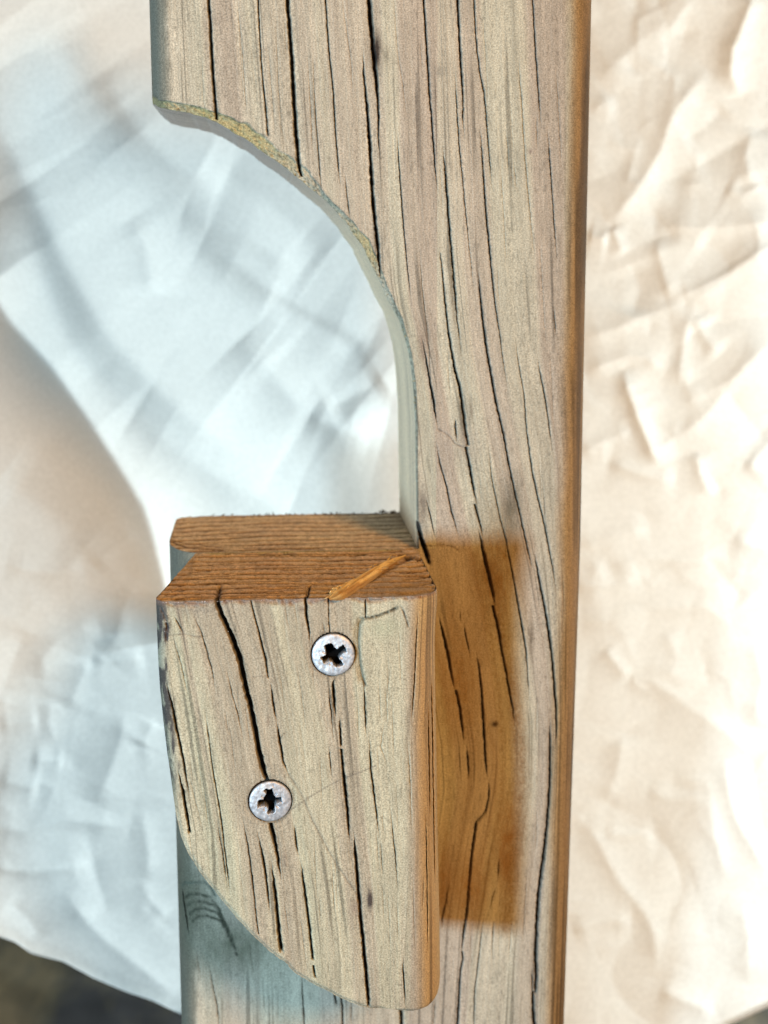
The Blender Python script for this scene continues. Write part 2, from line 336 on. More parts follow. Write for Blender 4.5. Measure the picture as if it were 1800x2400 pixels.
ub0 = flow_bands(); BANDS = [(ub0[0], ub0[1], .55), (ub0[2], ub0[3], .5), (ub0[4], ub0[5], 1.0), (ub0[6], ub0[7], .75), (ub0[8], ub0[9], .9)]
POST_CRACKS = [
 ([(488, UP), (489, 0), (493, 59), (497, 139), (502, 211), (508, 279)], [6, 6, 6, 6, 6, 5], 'B'),
 ([(604, UP), (605, 0), (609, 84), (614, 169), (623, 253), (628, 318)], 3.2, 'B'),
 ([(556, 0), (561, 50), (570, 148), (576, 236), (578, 283)], 2, 's'), ([(648, 60), (652, 190), (660, 300), (672, 350)], 1.7, 's'), ([(628, 110), (640, 250), (646, 320)], 1.6, 's'),
 ([(673, UP), (674, 0), (682, 105), (688, 211), (694, 316), (699, 371), (704, 400), (708, 414)], [7.5, 7.5, 7.5, 8, 8, 7, 6, 5], 'B'),
 ([(762, UP), (763, 0), (770, 105), (781, 211), (787, 316), (794, 401), (799, 447)], [3, 3, 3, 3, 3, 2.5, 1.5], 't'),
 ([(803, 0), (806, 21), (823, 148), (827, 228)], 1.8, 's'), ([(734, 127), (739, 262), (747, 359), (754, 456)], [1.6, 2, 2.2, 2.2]),
 ([(863, UP), (865, 0), (872, 84), (879, 160), (886, 228), (888, 274), (886, 321), (892, 375)], [9, 9, 9, 8, 5.5, 4, 2.5, 2.5], 't'),
 ([(850, 114), (853, 177), (861, 253), (867, 337), (872, 430), (875, 480), (884, 559), (891, 636), (894, 655)], [2, 4, 5.5, 7, 7.5, 7, 7, 6, 3.5]),
 ([(808, 405), (817, 490), (821, 520)], 2.2), ([(924, 0), (933, 127), (945, 200), (954, 274)], 1.6, 's'),
 ([(931, 312), (937, 405), (945, 520), (954, 617), (964, 713)], [2, 2.8, 2.8, 2.3, 1.6]),
 ([(992, UP), (993, 0), (1000, 105), (1007, 219), (1015, 321), (1020, 388), (1025, 456)], [4.2, 4.2, 4, 4, 3.5, 2.8, 1.5], 't'),
 ([(1072, UP), (1073, 0), (1077, 84), (1082, 169), (1086, 236), (1085, 278), (1088, 329)], [5, 5, 5, 4.5, 3.5, 2.8, 1.6], 't'),
 ([(1110, UP), (1111, 0), (1116, 93), (1125, 169), (1135, 219), (1142, 295), (1148, 380), (1154, 443)], [3.2, 3.2, 3, 3, 3, 3, 2.4, 1.5], 't'),
 ([(1066, 160), (1070, 236), (1076, 338), (1085, 422), (1089, 472), (1099, 569), (1111, 689)], [1.8, 2.4, 2.8, 2.6, 2.4, 2, 1.2]),
 ([(1038, 342), (1045, 413), (1051, 496), (1059, 593), (1067, 689), (1071, 742), (1082, 834)], [2.5, 4, 4.5, 4.5, 4.5, 3, 1.5]),
 ([(1125, 295), (1131, 371), (1137, 464), (1141, 511), (1150, 607), (1159, 699), (1169, 766), (1181, 858), (1191, 921)], [2, 3, 4, 4, 3.8, 3, 2.5, 2, 1.4]),
 ([(1215, 139), (1224, 253), (1230, 359), (1236, 430), (1246, 530), (1253, 607)], [2.2, 2.6, 2.4, 2.6, 2, 1.4], 's'),
 ([(1248, UP), (1249, 0), (1256, 127), (1264, 236), (1268, 300)], [3, 3, 3, 2.6, 2], 't'), ([(1257, 270), (1259, 350)], 2, 's'),
 ([(1283, 304), (1291, 401), (1299, 520), (1306, 617)], [2.2, 2.8, 2.4, 1.6]), ([(1298, 720), (1303, 786)], 2.2), ([(1205, 380), (1211, 443)], 2, 's'),
 ([(1032, 593), (1039, 660), (1046, 728), (1056, 810), (1068, 872), (1076, 901), (1084, 948), (1090, 995), (1097, 1044)], [2.2, 3.2, 4, 5, 5.5, 6, 6, 6, 5.5], 'B'),
 ([(1092, 1048), (1101, 1093), (1111, 1152), (1119, 1182)], [6, 5.5, 5, 3], 't'), ([(1113, 1182), (1125, 1226), (1133, 1260)], [4.5, 4, 2.5], 't'),
 ([(1120, 1236), (1127, 1265), (1137, 1312), (1149, 1363), (1157, 1399), (1161, 1428)], [3, 5, 7, 7.5, 7, 3]),
 ([(1156, 1422), (1168, 1475), (1176, 1526), (1186, 1573), (1194, 1620), (1202, 1663), (1207, 1705)], [6, 5.5, 5, 4.5, 4.5, 4, 2.5], 't'),
 ([(1120, 627), (1125, 689), (1133, 757), (1142, 824), (1152, 882), (1163, 945), (1178, 1007), (1198, 1112), (1209, 1163), (1221, 1214), (1231, 1261), (1241, 1304), (1250, 1345)], [2, 3.5, 4.5, 5, 5, 5, 4.5, 4.2, 4, 4, 3.5, 3, 2]),
 ([(1252, 1290), (1262, 1348), (1276, 1417), (1286, 1475), (1294, 1538), (1300, 1605), (1304, 1663), (1305, 1714), (1303, 1757)], [2.5, 4.2, 5, 5.5, 5.5, 5.5, 5, 4, 2]),
 ([(1289, 1683), (1290, 1742), (1290, 1800), (1288, 1851), (1284, 1920), (1276, 2000), (1269, 2050), (1263, 2097), (1260, 2144), (1258, 2194), (1256, 2236), (1257, 2277), (1256, 2332)], [2.5, 5, 6, 6, 6.5, 8, 8, 8.5, 8, 7.5, 7.5, 7, 5.5], 'b'),
 ([(1250, 2326), (1250, 2366), (1253, 2400), (1254, 2450)], [6, 7, 7.5, 7.5], 'B'), ([(1246, 2270), (1248, 2335)], 2.4),
 ([(1115, 1522), (1123, 1569), (1129, 1624), (1133, 1683), (1136, 1734), (1139, 1793), (1143, 1830)], [2.2, 4, 5, 5.5, 5.2, 5, 3]),
 ([(1145, 1815), (1146, 1870), (1138, 1905), (1116, 1930), (1107, 1996), (1101, 2055), (1097, 2111), (1093, 2152), (1086, 2194), (1082, 2238)], [2.5, 3.5, 4, 5, 5.5, 6, 6, 6, 5.5, 4]),
 ([(1084, 2232), (1085, 2250), (1080, 2277), (1077, 2319), (1073, 2400), (1072, 2450)], [4, 4.2, 5, 5.2, 6, 6], 'B'),
 ([(1027, 1440), (1039, 1487), (1051, 1538), (1060, 1593), (1067, 1622)], [4, 6, 6.5, 6, 4]), ([(1069, 1618), (1078, 1660), (1084, 1710), (1088, 1748)], [5.5, 6, 5, 2.5], 't'),
 ([(1094, 1750), (1098, 1801), (1099, 1832)], [3, 4.5, 2.5]), ([(1075, 1750), (1080, 1830)], 2, 's'), ([(1085, 1460), (1090, 1483), (1097, 1515), (1103, 1545)], [2, 3, 3, 2]), ([(1078, 1430), (1079, 1460)], 2),
 ([(1145, 1046), (1153, 1124), (1164, 1175), (1172, 1214), (1186, 1265), (1196, 1320), (1204, 1358), (1215, 1420), (1225, 1475), (1233, 1522), (1236, 1569), (1241, 1644)], [1.8, 2.2, 2.4, 2.8, 3, 3.2, 3.4, 3.6, 4, 3.6, 2.6, 1.8]),
 ([(1260, 834), (1268, 885), (1276, 921), (1286, 987), (1296, 1065)], [2.4, 3, 3, 2.8, 1.8]),
 ([(1208, 790), (1215, 850), (1229, 928), (1235, 1015), (1247, 1101), (1260, 1163), (1272, 1210), (1284, 1269), (1294, 1320), (1305, 1391)], [1.6, 2, 2.4, 2.6, 3.4, 3.6, 3.4, 3, 2.6, 1.8]),
 ([(983, 583), (990, 680), (1000, 766), (1004, 830)], [2, 2.2, 2, 1.5], 's'), ([(988, 786), (1000, 848), (1009, 901), (1017, 940), (1019, 962), (1027, 1007)], [2.2, 3.6, 4.6, 5, 4, 2.2]),
 ([(1068, 980), (1068, 1005), (1071, 1036)], [3, 3.6, 3]), ([(1021, 1034), (1031, 1085), (1047, 1140), (1057, 1195), (1068, 1230), (1076, 1265)], [2.4, 3, 3.4, 3.2, 2.8, 2]),
 ([(979, 1226), (986, 1257), (994, 1281), (1001, 1301), (1007, 1324)], [7, 9, 9.5, 9.5, 6], 'B'), ([(998, 1165), (1010, 1215), (1020, 1262)], [2, 3, 2.2]),
 ([(1054, 2060), (1046, 2112), (1037, 2150), (1037, 2180)], [2.5, 3.2, 3.6, 2]), ([(1170, 2010), (1167, 2066)], 2.6), ([(1163, 2080), (1154, 2105), (1148, 2135)], 2.2),
 ([(1158, 2155), (1155, 2180), (1154, 2260)], [3, 2.5, 1.6]), ([(1134, 2140), (1131, 2166), (1122, 2250), (1113, 2319), (1111, 2400), (1110, 2440)], [1.6, 2, 2.6, 3, 2.4, 2], 'b'),
 ([(1199, 2150), (1194, 2250)], 2, 's'), ([(1235, 2042), (1228, 2166), (1226, 2210)], 2, 's'), ([(1020, 2345), (1016, 2410)], 2),
 ([(423, 2082), (430, 2120), (436, 2155), (444, 2205)], [3, 4.6, 4.4, 3]), ([(461, 2225), (471, 2290)], 2.2, 's'), ([(488, 2250), (494, 2280), (503, 2330), (510, 2362), (514, 2420)], [1.8, 2.2, 2.6, 2.8, 2.2]),
 ([(588, 2210), (591, 2250), (596, 2290)], 2.2, 's'), ([(706, 2270), (709, 2320), (711, 2347), (715, 2430)], [2, 2.6, 3.2, 3], 'b'), ([(781, 2322), (787, 2342), (791, 2362)], [4, 4, 2]),
 ([(800, 2332), (803, 2370), (805, 2430)], 4.6, 'B'), ([(823, 2345), (824, 2400)], 2.4), ([(940, 2360), (942, 2390), (944, 2440)], [8, 8, 8], 'B'), ([(616, 2290), (622, 2380)], 1.8, 's'), ([(650, 2300), (655, 2420)], 1.6, 's'),
]
for k_ in range(84):                            # fine seasoning checks between the large ones
    x0 = rng.uniform(400, 1330); y0 = rng.uniform(0, 2200); ln = rng.uniform(60, 260); sl = .055 if y0 < 1500 else (-.01 if x0 > 1050 else .03)
    if y0 < 1150 and x0 < 900 and y0 > 150: continue
    POST_CRACKS.append(([(x0, y0), (x0+sl*ln*.5+rng.uniform(-2, 2), y0+ln*.5), (x0+sl*ln*1.0, y0+ln)], rng.uniform(1.0, 1.9), 's'))

S = Soup()
NR, NA, NB = 330, 560, 320
sr = cols(0, 1, NR, 'r')
Zr = np.repeat(zall, NR); Xr = (XM+(right_edge(zall)[:, None]-XM)*sr).ravel()
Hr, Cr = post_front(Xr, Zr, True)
IR = S.add(np.stack([Xr, -Hr, Zr], 1), Cr).reshape(len(zall), NR); S.grid(IR)
sa = cols(0, 1, NA, 'l')[:-1]
xl = xl_upper(zt); Xa = (xl[:, None]+(XM-xl)[:, None]*sa).ravel(); Za = np.repeat(zt, NA-1)
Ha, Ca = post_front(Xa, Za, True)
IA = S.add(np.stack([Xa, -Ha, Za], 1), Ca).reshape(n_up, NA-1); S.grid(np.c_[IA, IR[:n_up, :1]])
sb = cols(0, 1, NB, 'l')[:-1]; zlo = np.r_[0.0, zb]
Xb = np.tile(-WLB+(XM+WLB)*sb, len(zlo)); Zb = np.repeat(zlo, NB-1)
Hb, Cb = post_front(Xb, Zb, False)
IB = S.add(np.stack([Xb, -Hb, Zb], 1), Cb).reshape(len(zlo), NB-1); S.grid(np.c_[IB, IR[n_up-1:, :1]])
Vall = np.concatenate(S.V); Call = np.concatenate(S.C)
def side(idx, inset, nr, outward, colour, back=T, flip=False, rxb=0., ryb=0.):
    """wall running back from a front edge; the far arris is rounded by rxb x ryb"""
    P = Vall[idx]; fr = np.linspace(0, 1, nr)[1:]; rows = [idx]
    yb = P[:, 1]
    for f in fr:
        y = yb+(back-yb)*f
        s = np.clip((y-(back-ryb))/max(ryb, 1e-6), 0, 1) if ryb else 0*y
        d = rxb*(1-np.sqrt(np.clip(1-s*s, 0, 1)))
        V = np.c_[P[:, 0]-outward[:, 0]*d, y, P[:, 2]-outward[:, 1]*d]
        n = fbm(y*.25+f, P[:, 2]*.05, 33, 3); g = vn(y*1.2, P[:, 2]*.03+P[:, 0]*.03, 34)
        c = (np.asarray(colour) if np.ndim(colour) == 1 else colour)*(.75+.3*n+.2*g)[:, None]
        rows.append(S.add(V, c))
    I = np.array(rows); S.grid(I, flip); return rows[-1]
on = lambda n, x, z: np.tile(np.array([[x, z]], float), (n, 1))
RXB, RYB = 3.4, 6.0
nh = int(np.searchsorted(-zt, -z_horn))          # rows of the straight left side above the notch
e1 = side(IA[:nh+1, 0], 0, 10, on(nh+1, -1, 0), (.34, .33, .27), rxb=RXB, ryb=RYB)
dn = np.gradient(np.stack([Vall[IA[nh:, 0], 0], Vall[IA[nh:, 0], 2]], 1), axis=0); nn = np.stack([dn[:, 1], -dn[:, 0]], 1); nn /= np.linalg.norm(nn, axis=1)[:, None]+1e-9
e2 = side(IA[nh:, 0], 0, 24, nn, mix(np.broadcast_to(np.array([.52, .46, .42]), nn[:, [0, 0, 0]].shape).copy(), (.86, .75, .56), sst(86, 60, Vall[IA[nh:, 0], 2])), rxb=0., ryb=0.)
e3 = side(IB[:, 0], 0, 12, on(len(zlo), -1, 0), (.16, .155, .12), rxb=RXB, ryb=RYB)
e4 = side(IR[:, -1], 0, 10, on(len(zall), 1, 0), (.33, .21, .10), flip=True, rxb=5, ryb=9)
# end grain of the shoulder
def end_grain(X, Y, seed, tilt, bow, x0, spacing, amp=.22):
    rho = Y+tilt*X+bow*np.clip(x0-X, 0, 99)**2+2.2*(vn(X*.05, Y*.04, seed)-.5)+.7*(vn(X*.35, Y*.25, seed+1)-.5)
    ph = rho/spacing+.35*vn(rho*.12, 0*rho, seed+2); fr = ph-np.floor(ph)
    line = sst(.62, .92, fr)*(1-sst(.94, 1.0, fr))*(.35+1.1*vn(X*.22, np.floor(ph)*3.1, seed+3))*(.6+.8*vn(X*1.9, Y*1.2, seed+4))
    ph2 = ph*2.7; f2 = ph2-np.floor(ph2); line2 = sst(.7, .95, f2)*(1-sst(.96, 1, f2))*vn(X*.5, np.floor(ph2)*2.3, seed+5)
    fuzz = fbm(X*1.6, Y*.7, seed+6, 3)
    h = -1.5*amp*line-.10*line2+1.0*amp*(fuzz-.5)+.5*(fbm(X*.09, Y*.06, seed+8, 3)-.5)
    c = mix(np.broadcast_to(np.array([.56, .415, .265]), X.shape+(3,)).copy(), (.60, .46, .29), sst(.4, .7, fbm(X*.1, Y*.1, seed+9, 3)))
    c = c*(.55+.9*fuzz)[..., None]
    c = mix(c, (.10, .055, .03), np.clip(line*1.1, 0, 1)); c = mix(c, (.2, .12, .07), np.clip(line2*.55, 0, 1))
    return h, c
def top_line(X, Y, h, c, pts, zpl, wpx, depth, colour, k, rag=.6, seed=0):
    a = np.array(pts, float); x, y = on_floor(a[:, 0], a[:, 1], zpl)
    # distances measured with depth squeezed the way the eye sees it, so a mark keeps an even thickness
    d = seg_dist(X, Y*.40, np.stack([x, y*.40], 1)); w = wpx/10.5
    g = np.exp(-(d/(.55*w))**2)*(1-rag+2*rag*vn(X*1.5, Y*.9, seed)); h -= depth*g
    return mix(c, colour, np.clip(g*k, 0, 1))
top_idx = np.r_[IB[0], ]
mask = Vall[IB[0], 0] < Vall[IA[-1, 0], 0]+6
fi = IB[0][mask][::2]; nj = 150
xf, yf = Vall[fi, 0], Vall[fi, 1]
sdist = np.clip(1-(xf+WLB)/RXB, 0, 1); ybk = T-RYB*(1-np.sqrt(1-sdist**2))
tj = np.linspace(0, 1, nj)[1:]
Yt = yf[:, None]+(ybk-yf)[:, None]*tj; Xt = np.repeat(xf[:, None], nj-1, 1)
ht, ct = end_grain(Xt, Yt, 101, -.06, .004, -22, 5.2)
ct = top_line(Xt, Yt, ht, ct, [(400, 1268), (440, 1284), (520, 1289)], 0, 5, .3, (.09, .055, .035), .9)
ct = top_line(Xt, Yt, ht, ct, [(395, 1262), (430, 1272), (520, 1283), (700, 1287)], 0, 3, .2, (.12, .07, .04), .8)
for q in range(7):
    yy = 1222+q*9; ct = top_line(Xt, Yt, ht, ct, [(398+q*3+18*(6-q)/6, yy+8), (460, yy+2+q*1.2), (600, yy+q*2.2), (760, yy+3+q*1.6)], 0, 2.6, .12, (.14, .085, .045), .75, seed=q)
sh = sst(46, 38, Yt)
ct = mix(ct, (.12, .095, .06), (1-sst(0, 2.5, ybk[:, None]-Yt))*.7*vn(Xt*1.5, Yt, 44)); ct = mix(ct, (.25, .21, .15), sst(-12, 6, Xt)*sst(14, 34, Yt)*.6)  # back corner by the notch wall: cast shade put into the colour
ht[:, 0] *= .2
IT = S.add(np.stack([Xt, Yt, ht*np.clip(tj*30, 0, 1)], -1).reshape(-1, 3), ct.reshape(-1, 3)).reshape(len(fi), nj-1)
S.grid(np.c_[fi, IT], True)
# back
zz = np.r_[165, FLOOR]
S.grid(np.stack([S.add([[W2-6, T-.01, 165], [W2-6, T-.01, FLOOR]], (.3, .25, .18)), S.add([[12, T-.01, 165], [12, T-.01, FLOOR]], (.3, .25, .18))]))
S.grid(np.stack([S.add([[12, T-.02, 0], [12, T-.02, FLOOR]], (.3, .25, .18)), S.add([[-W2+5, T-.02, 0], [-W2+5, T-.02, FLOOR]], (.3, .25, .18))]))
own(S.build("post_body", M_FACE, post))

# ------------------------------------------------------------------ the block screwed on the face
YB = -T
BO = [(362, 1402), (364, 1450), (367, 1540), (372, 1620), (380, 1700), (390, 1780), (402, 1850), (413, 1912), (424, 1962), (440, 2000), (468, 2045), (500, 2085), (535, 2130), (570, 2170), (605, 2203), (645, 2240), (664, 2252),
      (690, 2278), (735, 2306), (780, 2330), (830, 2352), (866, 2364), (872, 2360), (900, 2362), (940, 2368), (985, 2376), (1004, 2377)]
bx_, bz_ = on_plane([p[0] for p in BO], [p[1] for p in BO], YB); bz_[:] = np.minimum.accumulate(bz_-np.arange(len(bz_))*.01)
BP = resample(np.stack([bx_, bz_], 1), .3)
tt = np.arange(len(BP)); BP[2:, 0] += ((vn(tt*.2, tt*0, 21)-.5)*.45+(vn(tt*.6, tt*0, 22)-.5)*.2)[2:]*sst(150, 260, tt[2:])
BP[:, 1] = np.minimum.accumulate(BP[:, 1]-np.arange(len(BP))*1e-4)
zB0, zB1 = BP[0, 1], BP[-1, 1]
RO = [(1021, 1390), (1023, 1500), (1026, 1700), (1030, 1950), (1034, 2150), (1036, 2290), (1034, 2325), (1028, 2350), (1018, 2368), (1006, 2376)]
rx_, rz_ = on_plane([p[0] for p in RO], [p[1] for p in RO], YB+9)
rz_[0] = zB0; rz_[-1] = zB1
xlb = lambda z: np.interp(-z, -BP[:, 1], BP[:, 0]); xrb = lambda z: np.interp(-z, -rz_, rx_)
ztop = 0.0
zB = np.unique(np.round(np.r_[np.arange(zB0, zB1, -.27), BP[:, 1]], 4))[::-1]
off = ztop-zB0                                    # the front top edge sits level with the shoulder
BG = [[(362, 1380), (390, 1609), (418, 1811), (444, 1950), (470, 2400)], [(500, 1380), (507, 1393), (583, 1645), (626, 1827), (640, 1932), (655, 2008), (668, 2230), (675, 2400)], [(583, 1380), (610, 1494), (635, 1600), (656, 1737), (688, 1937), (716, 2090), (735, 2264), (745, 2400)],
      [(700, 1380), (717, 1389), (727, 1512), (760, 1640), (782, 1733), (800, 1950), (830, 2200), (840, 2400)], [(770, 1380), (786, 1600), (802, 1770), (817, 1925), (840, 2081), (854, 2232), (866, 2400)],
      [(857, 1380), (854, 1600), (870, 1806), (890, 1962), (905, 2200), (915, 2400)], [(985, 1380), (972, 1627), (956, 1737), (965, 1948), (955, 2200), (950, 2400)], [(1020, 1380), (1025, 1700), (1034, 2150), (1036, 2400)]]
BC = [
 ([(506, 1388), (516, 1425), (528, 1457), (544, 1498), (560, 1540), (571, 1586), (576, 1610), (587, 1655), (599, 1714), (608, 1765), (617, 1802), (626, 1830)], [10, 10.5, 10, 11.5, 12, 11.5, 11, 11, 11, 11.5, 12.5, 7], 'B'),
 ([(588, 1400), (599, 1448), (610, 1494), (622, 1544), (629, 1590)], [2.6, 3.6, 4, 4, 3], 'B'), ([(634, 1600), (643, 1664), (649, 1690)], [3.6, 4.2, 3]), ([(649, 1692), (656, 1737), (660, 1760), (665, 1788), (677, 1815)], [3.6, 5, 5, 4.6, 3]),
 ([(716, 1386), (719, 1439), (724, 1480), (727, 1515)], [6.5, 6, 4.6, 2], 't'), ([(770, 1390), (771, 1445), (773, 1486)], 2.6, 'B'), ([(757, 1455), (760, 1485)], 2),
 ([(788, 1588), (781, 1599), (784, 1645), (785, 1660), (788, 1688)], [4, 6, 6.5, 5, 2]), ([(770, 1605), (777, 1682), (782, 1735)], [2.6, 2.6, 1.6]),
 ([(797, 1680), (798, 1724), (800, 1750)], [3, 5, 4.5], 'b'), ([(800, 1756), (806, 1820), (812, 1875), (817, 1925), (821, 1985)], [5.5, 6.5, 7, 7, 3], 't'),
 ([(830, 1952), (833, 1990), (838, 2053), (845, 2136), (854, 2232), (861, 2309), (865, 2362)], [3.5, 6.5, 7.5, 7.5, 8, 8, 6.5], 'b'),
 ([(635, 1930), (642, 1962), (651, 2008), (659, 2062)], [9, 8.5, 6.5, 3], 't'), ([(635, 2015), (641, 2060), (646, 2100), (650, 2136), (654, 2187), (660, 2232)], [3, 5.5, 7, 7.5, 8, 9], 'b'),
 ([(604, 1950), (615, 2003), (622, 2045), (629, 2099), (633, 2140)], [3.5, 5, 5, 4.6, 2]), ([(690, 1932), (695, 1985), (700, 2005)], [3.5, 4, 3]), ([(704, 2018), (708, 2040), (716, 2100), (727, 2187), (733, 2250)], [3, 4.8, 5.4, 5.4, 5], 'b'), ([(735, 2262), (739, 2292)], [5, 4], 'B'),
 ([(388, 1595), (404, 1655), (415, 1714), (429, 1779), (438, 1830), (448, 1880)], [3, 5, 5, 4.6, 3.4, 2]), ([(417, 1805), (429, 1856), (438, 1911), (445, 1953)], [4, 6, 6.5, 5.5], 'b'),
 ([(407, 1435), (432, 1488)], 2.4), ([(453, 1435), (473, 1485), (496, 1567), (505, 1625)], [2.2, 2.6, 2.6, 2]), ([(404, 1489), (425, 1558), (440, 1630)], 2), ([(530, 1560), (545, 1631), (558, 1673), (570, 1735)], [2, 2.4, 2.4, 1.6]),
 ([(480, 1660), (498, 1797), (514, 1893), (523, 1957), (539, 2095)], [2, 3, 3.2, 3.2, 3]), ([(441, 1810), (460, 1885), (478, 1952)], 1.8, 's'), ([(568, 1915), (580, 1977), (592, 2060), (598, 2120), (606, 2190)], [2.2, 3, 3.2, 2.8, 2.4], 'b'),
 ([(508, 1920), (522, 2000), (534, 2085)], 2.4), ([(857, 1396), (857, 1445)], 3.4, 'B'), ([(853, 1595), (857, 1692), (859, 1730)], [3, 3.6, 2]), ([(866, 1725), (870, 1806), (880, 1884), (890, 1965)], [3, 4.2, 3.8, 2.4]), ([(893, 1975), (897, 2055)], 2),
 ([(981, 1425), (977, 1512), (973, 1600), (969, 1650), (965, 1710)], [2.2, 3, 3.2, 2.8, 2]), ([(955, 1730), (959, 1780), (962, 1838), (966, 1950)], [2.2, 2.6, 2.6, 1.8], 's'),
 ([(915, 1895), (926, 1998), (933, 2090)], [2, 2.6, 2.2]), ([(946, 2240), (945, 2275), (948, 2320), (951, 2365)], [2, 4, 2.6, 2]), ([(777, 2010), (781, 2080), (786, 2160)], 1.8, 's'), ([(770, 1745), (778, 1822)], 2.6), ([(690, 1400), (697, 1460)], 1.8, 's'), ([(668, 1398), (674, 1450), (680, 1480)], 2, 's'),
 ([(888, 1590), (892, 1690)], 1.8, 's'), ([(915, 1560), (905, 1650)], 2, 's'), ([(883, 1950), (888, 2040)], 1.8, 's'), ([(900, 1700), (893, 1750), (905, 1785)], 2.2, 's'),
 ([(1008, 1660), (1011, 1800), (1013, 1950)], [2.4, 3.4, 2.6]), ([(1001, 1900), (1004, 2060), (1006, 2250)], [2.2, 3, 2.2]), ([(1019, 1600), (1022, 1750), (1024, 1900), (1027, 2100)], [3, 3.6, 3.4, 2.4]), ([(995, 2060), (992, 2140)], 2),
]
for k_ in range(48):
    x0 = rng.uniform(430, 980); y0 = rng.uniform(1410, 2150); ln = rng.uniform(50, 170)
    BC.append(([(x0, y0), (x0+.14*ln*.5*(1 if x0 < 700 else .3), y0+ln*.5), (x0+.13*ln*(1 if x0 < 700 else .3), y0+ln)], rng.uniform(1.1, 2.0), 's'))
SCREWS = [(781., 1534.), (633.5, 1877.5)]; SC = [on_plane(x, y, YB) for x, y in SCREWS]
RXR, RYR = 7.6, 9.5
B = Soup(); NC = 560
sbk = cols(0, 1, NC, 'lr'); xlv, xrv = xlb(zB), xrb(zB)
Xk = (xlv[:, None]+(xrv-xlv)[:, None]*sbk).ravel(); Zk = np.repeat(zB, NC)
u = flow(BG, YB, Xk, Zk)
arc = sst(on_plane(0., 1930., YB)[1], on_plane(0., 1760., YB)[1], Zk)      # left arris is only there above the sawn curve
dl = Xk-np.repeat(xlv, NC); dr = np.repeat(xrv, NC)-Xk
Hk = -ell(dl, 2.3, 3.5)*arc-ell(dr, RXR, 7+7*sst(0, 14, zB0-Zk))
dbt = Zk-zB1; Hk -= ell(dbt, 2.0, 2.2)*sst(-6, 4, Xk)
Hk += .08*(vn(u*.7, Zk*.03, 160)-.5)+.05*(vn(u*2.5, Zk*.08, 161)-.5)+.04*(vn(Xk*3, Zk*1.2, 162)-.5)+.3*(fbm(Xk*.07, Zk*.04, 163, 3)-.5)
Ck = face_colour(u, Xk, Zk, 31)*np.array([.91, .885, .80])
k = 1-sst(5.4, 8.2, dr+.8*(vn(Zk*.05, Zk*0, 164)-.5)); Ck = mix(Ck, PINK*.92, k*.6)
k = 1-sst(3.2, 6.6, dr); Ck = mix(Ck, (.50, .33, .145), k*.9); Ck *= (1-k*.5*sst(.5, .8, vn(u*2.2, Zk*.025, 165)))[:, None]  # right arris: warm orange light put into the colour, with darker streaks
k = 1-sst(1.2, 3.0, dl+1.2*(vn(Zk*.3, Zk*0, 166)-.5)); Ck = mix(Ck, (.085, .075, .07), np.clip(arc*k*(.25+1.2*sst(.35, .7, fbm(Xk*1.1, Zk*.4, 167, 3))), 0, 1))
d = np.full(Xk.shape, 9.0); sel = np.nonzero((dl < 4) & (arc < .9))[0]; d[sel] = seg_dist(Xk[sel], Zk[sel], BP[::4])
Hk -= .5*np.exp(-(d/.5)**2); Ck = mix(Ck, (.30, .22, .14), np.exp(-(d/.7)**2)*.6*vn(Xk, Zk, 168))
# torn top edge
dt = zB0-Zk; tear = (1-sst(.25, 1.1, dt+1.0*(vn(Xk*.55, Xk*0, 169)-.45))); Hk -= .9*tear*vn(Xk*1.4, Zk*2, 170); Ck = mix(Ck, (.24, .16, .135), tear*.75)
carve(Xk, Zk, Hk, Ck, BC, YB, 12.6)
mk = lambda pts, w, dp, col, kk, **q: line_mark(Xk, Zk, Hk, Ck, pts, w, YB, 12.6, dp, col, kk, **q)
mk([(857, 1447), (880, 1441), (900, 1434), (912, 1429), (932, 1417)], 6, .5, (.045, .04, .03), 1.0, rag=.8, seed=3)
mk([(938, 1412), (945, 1425), (950, 1440), (957, 1468)], 3.4, .2, (.08, .065, .05), .8, rag=.6)
mk([(851, 1449), (843, 1462), (840, 1500), (843, 1550), (849, 1585), (856, 1606)], 4, .45, (.05, .045, .035), .9, rag=.2)
mk([(846, 1450), (838, 1475), (836, 1520), (840, 1560), (848, 1590)], 13, .5, (.30, .29, .22), .55)
mk([(683, 1898), (720, 1872), (770, 1842), (806, 1824), (880, 1796)], 3, .03, (.16, .14, .12), .62, rag=.3)
mk([(677, 1815), (706, 1861), (729, 1916), (770, 1994), (798, 2040), (838, 2098)], 5, .08, (.17, .15, .12), .55, rag=.3, seed=5)
mk([(656, 1737), (662, 1722), (672, 1717)], 2.6, .1, (.12, .1, .07), .7); mk([(376, 1420), (386, 1440), (392, 1470), (390, 1500)], 5, .4, (.06, .05, .055), .8, rag=1., seed=6)
mk([(395, 1490), (430, 1486), (460, 1492)], 3, .1, (.16, .13, .1), .55, rag=.7); mk([(585, 1590), (610, 1585), (630, 1583)], 2.4, .05, (.2, .15, .11), .5, rag=.5)
bb = lambda *a, **q: blotch(Xk, Zk, Ck, *a, YB, 12.6, **q)
bb(867, 2108, 7, 26, colour=(.07, .055, .05), k=1.0, seed=41, rag=.9); bb(832, 2130, 14, 26, colour=(.28, .22, .18), k=.7, seed=42); bb(628, 1690, 4, 12, colour=(.2, .14, .1), k=.8); bb(706, 1420, 10, 7, colour=(.24, .2, .16), k=.8)
bb(900, 1470, 40, 30, colour=(.40, .41, .30), k=.6, seed=43); bb(460, 1420, 70, 14, colour=(.26, .23, .19), k=.55, seed=44); bb(668, 2010, 5, 20, colour=(.2, .15, .12), k=.6)
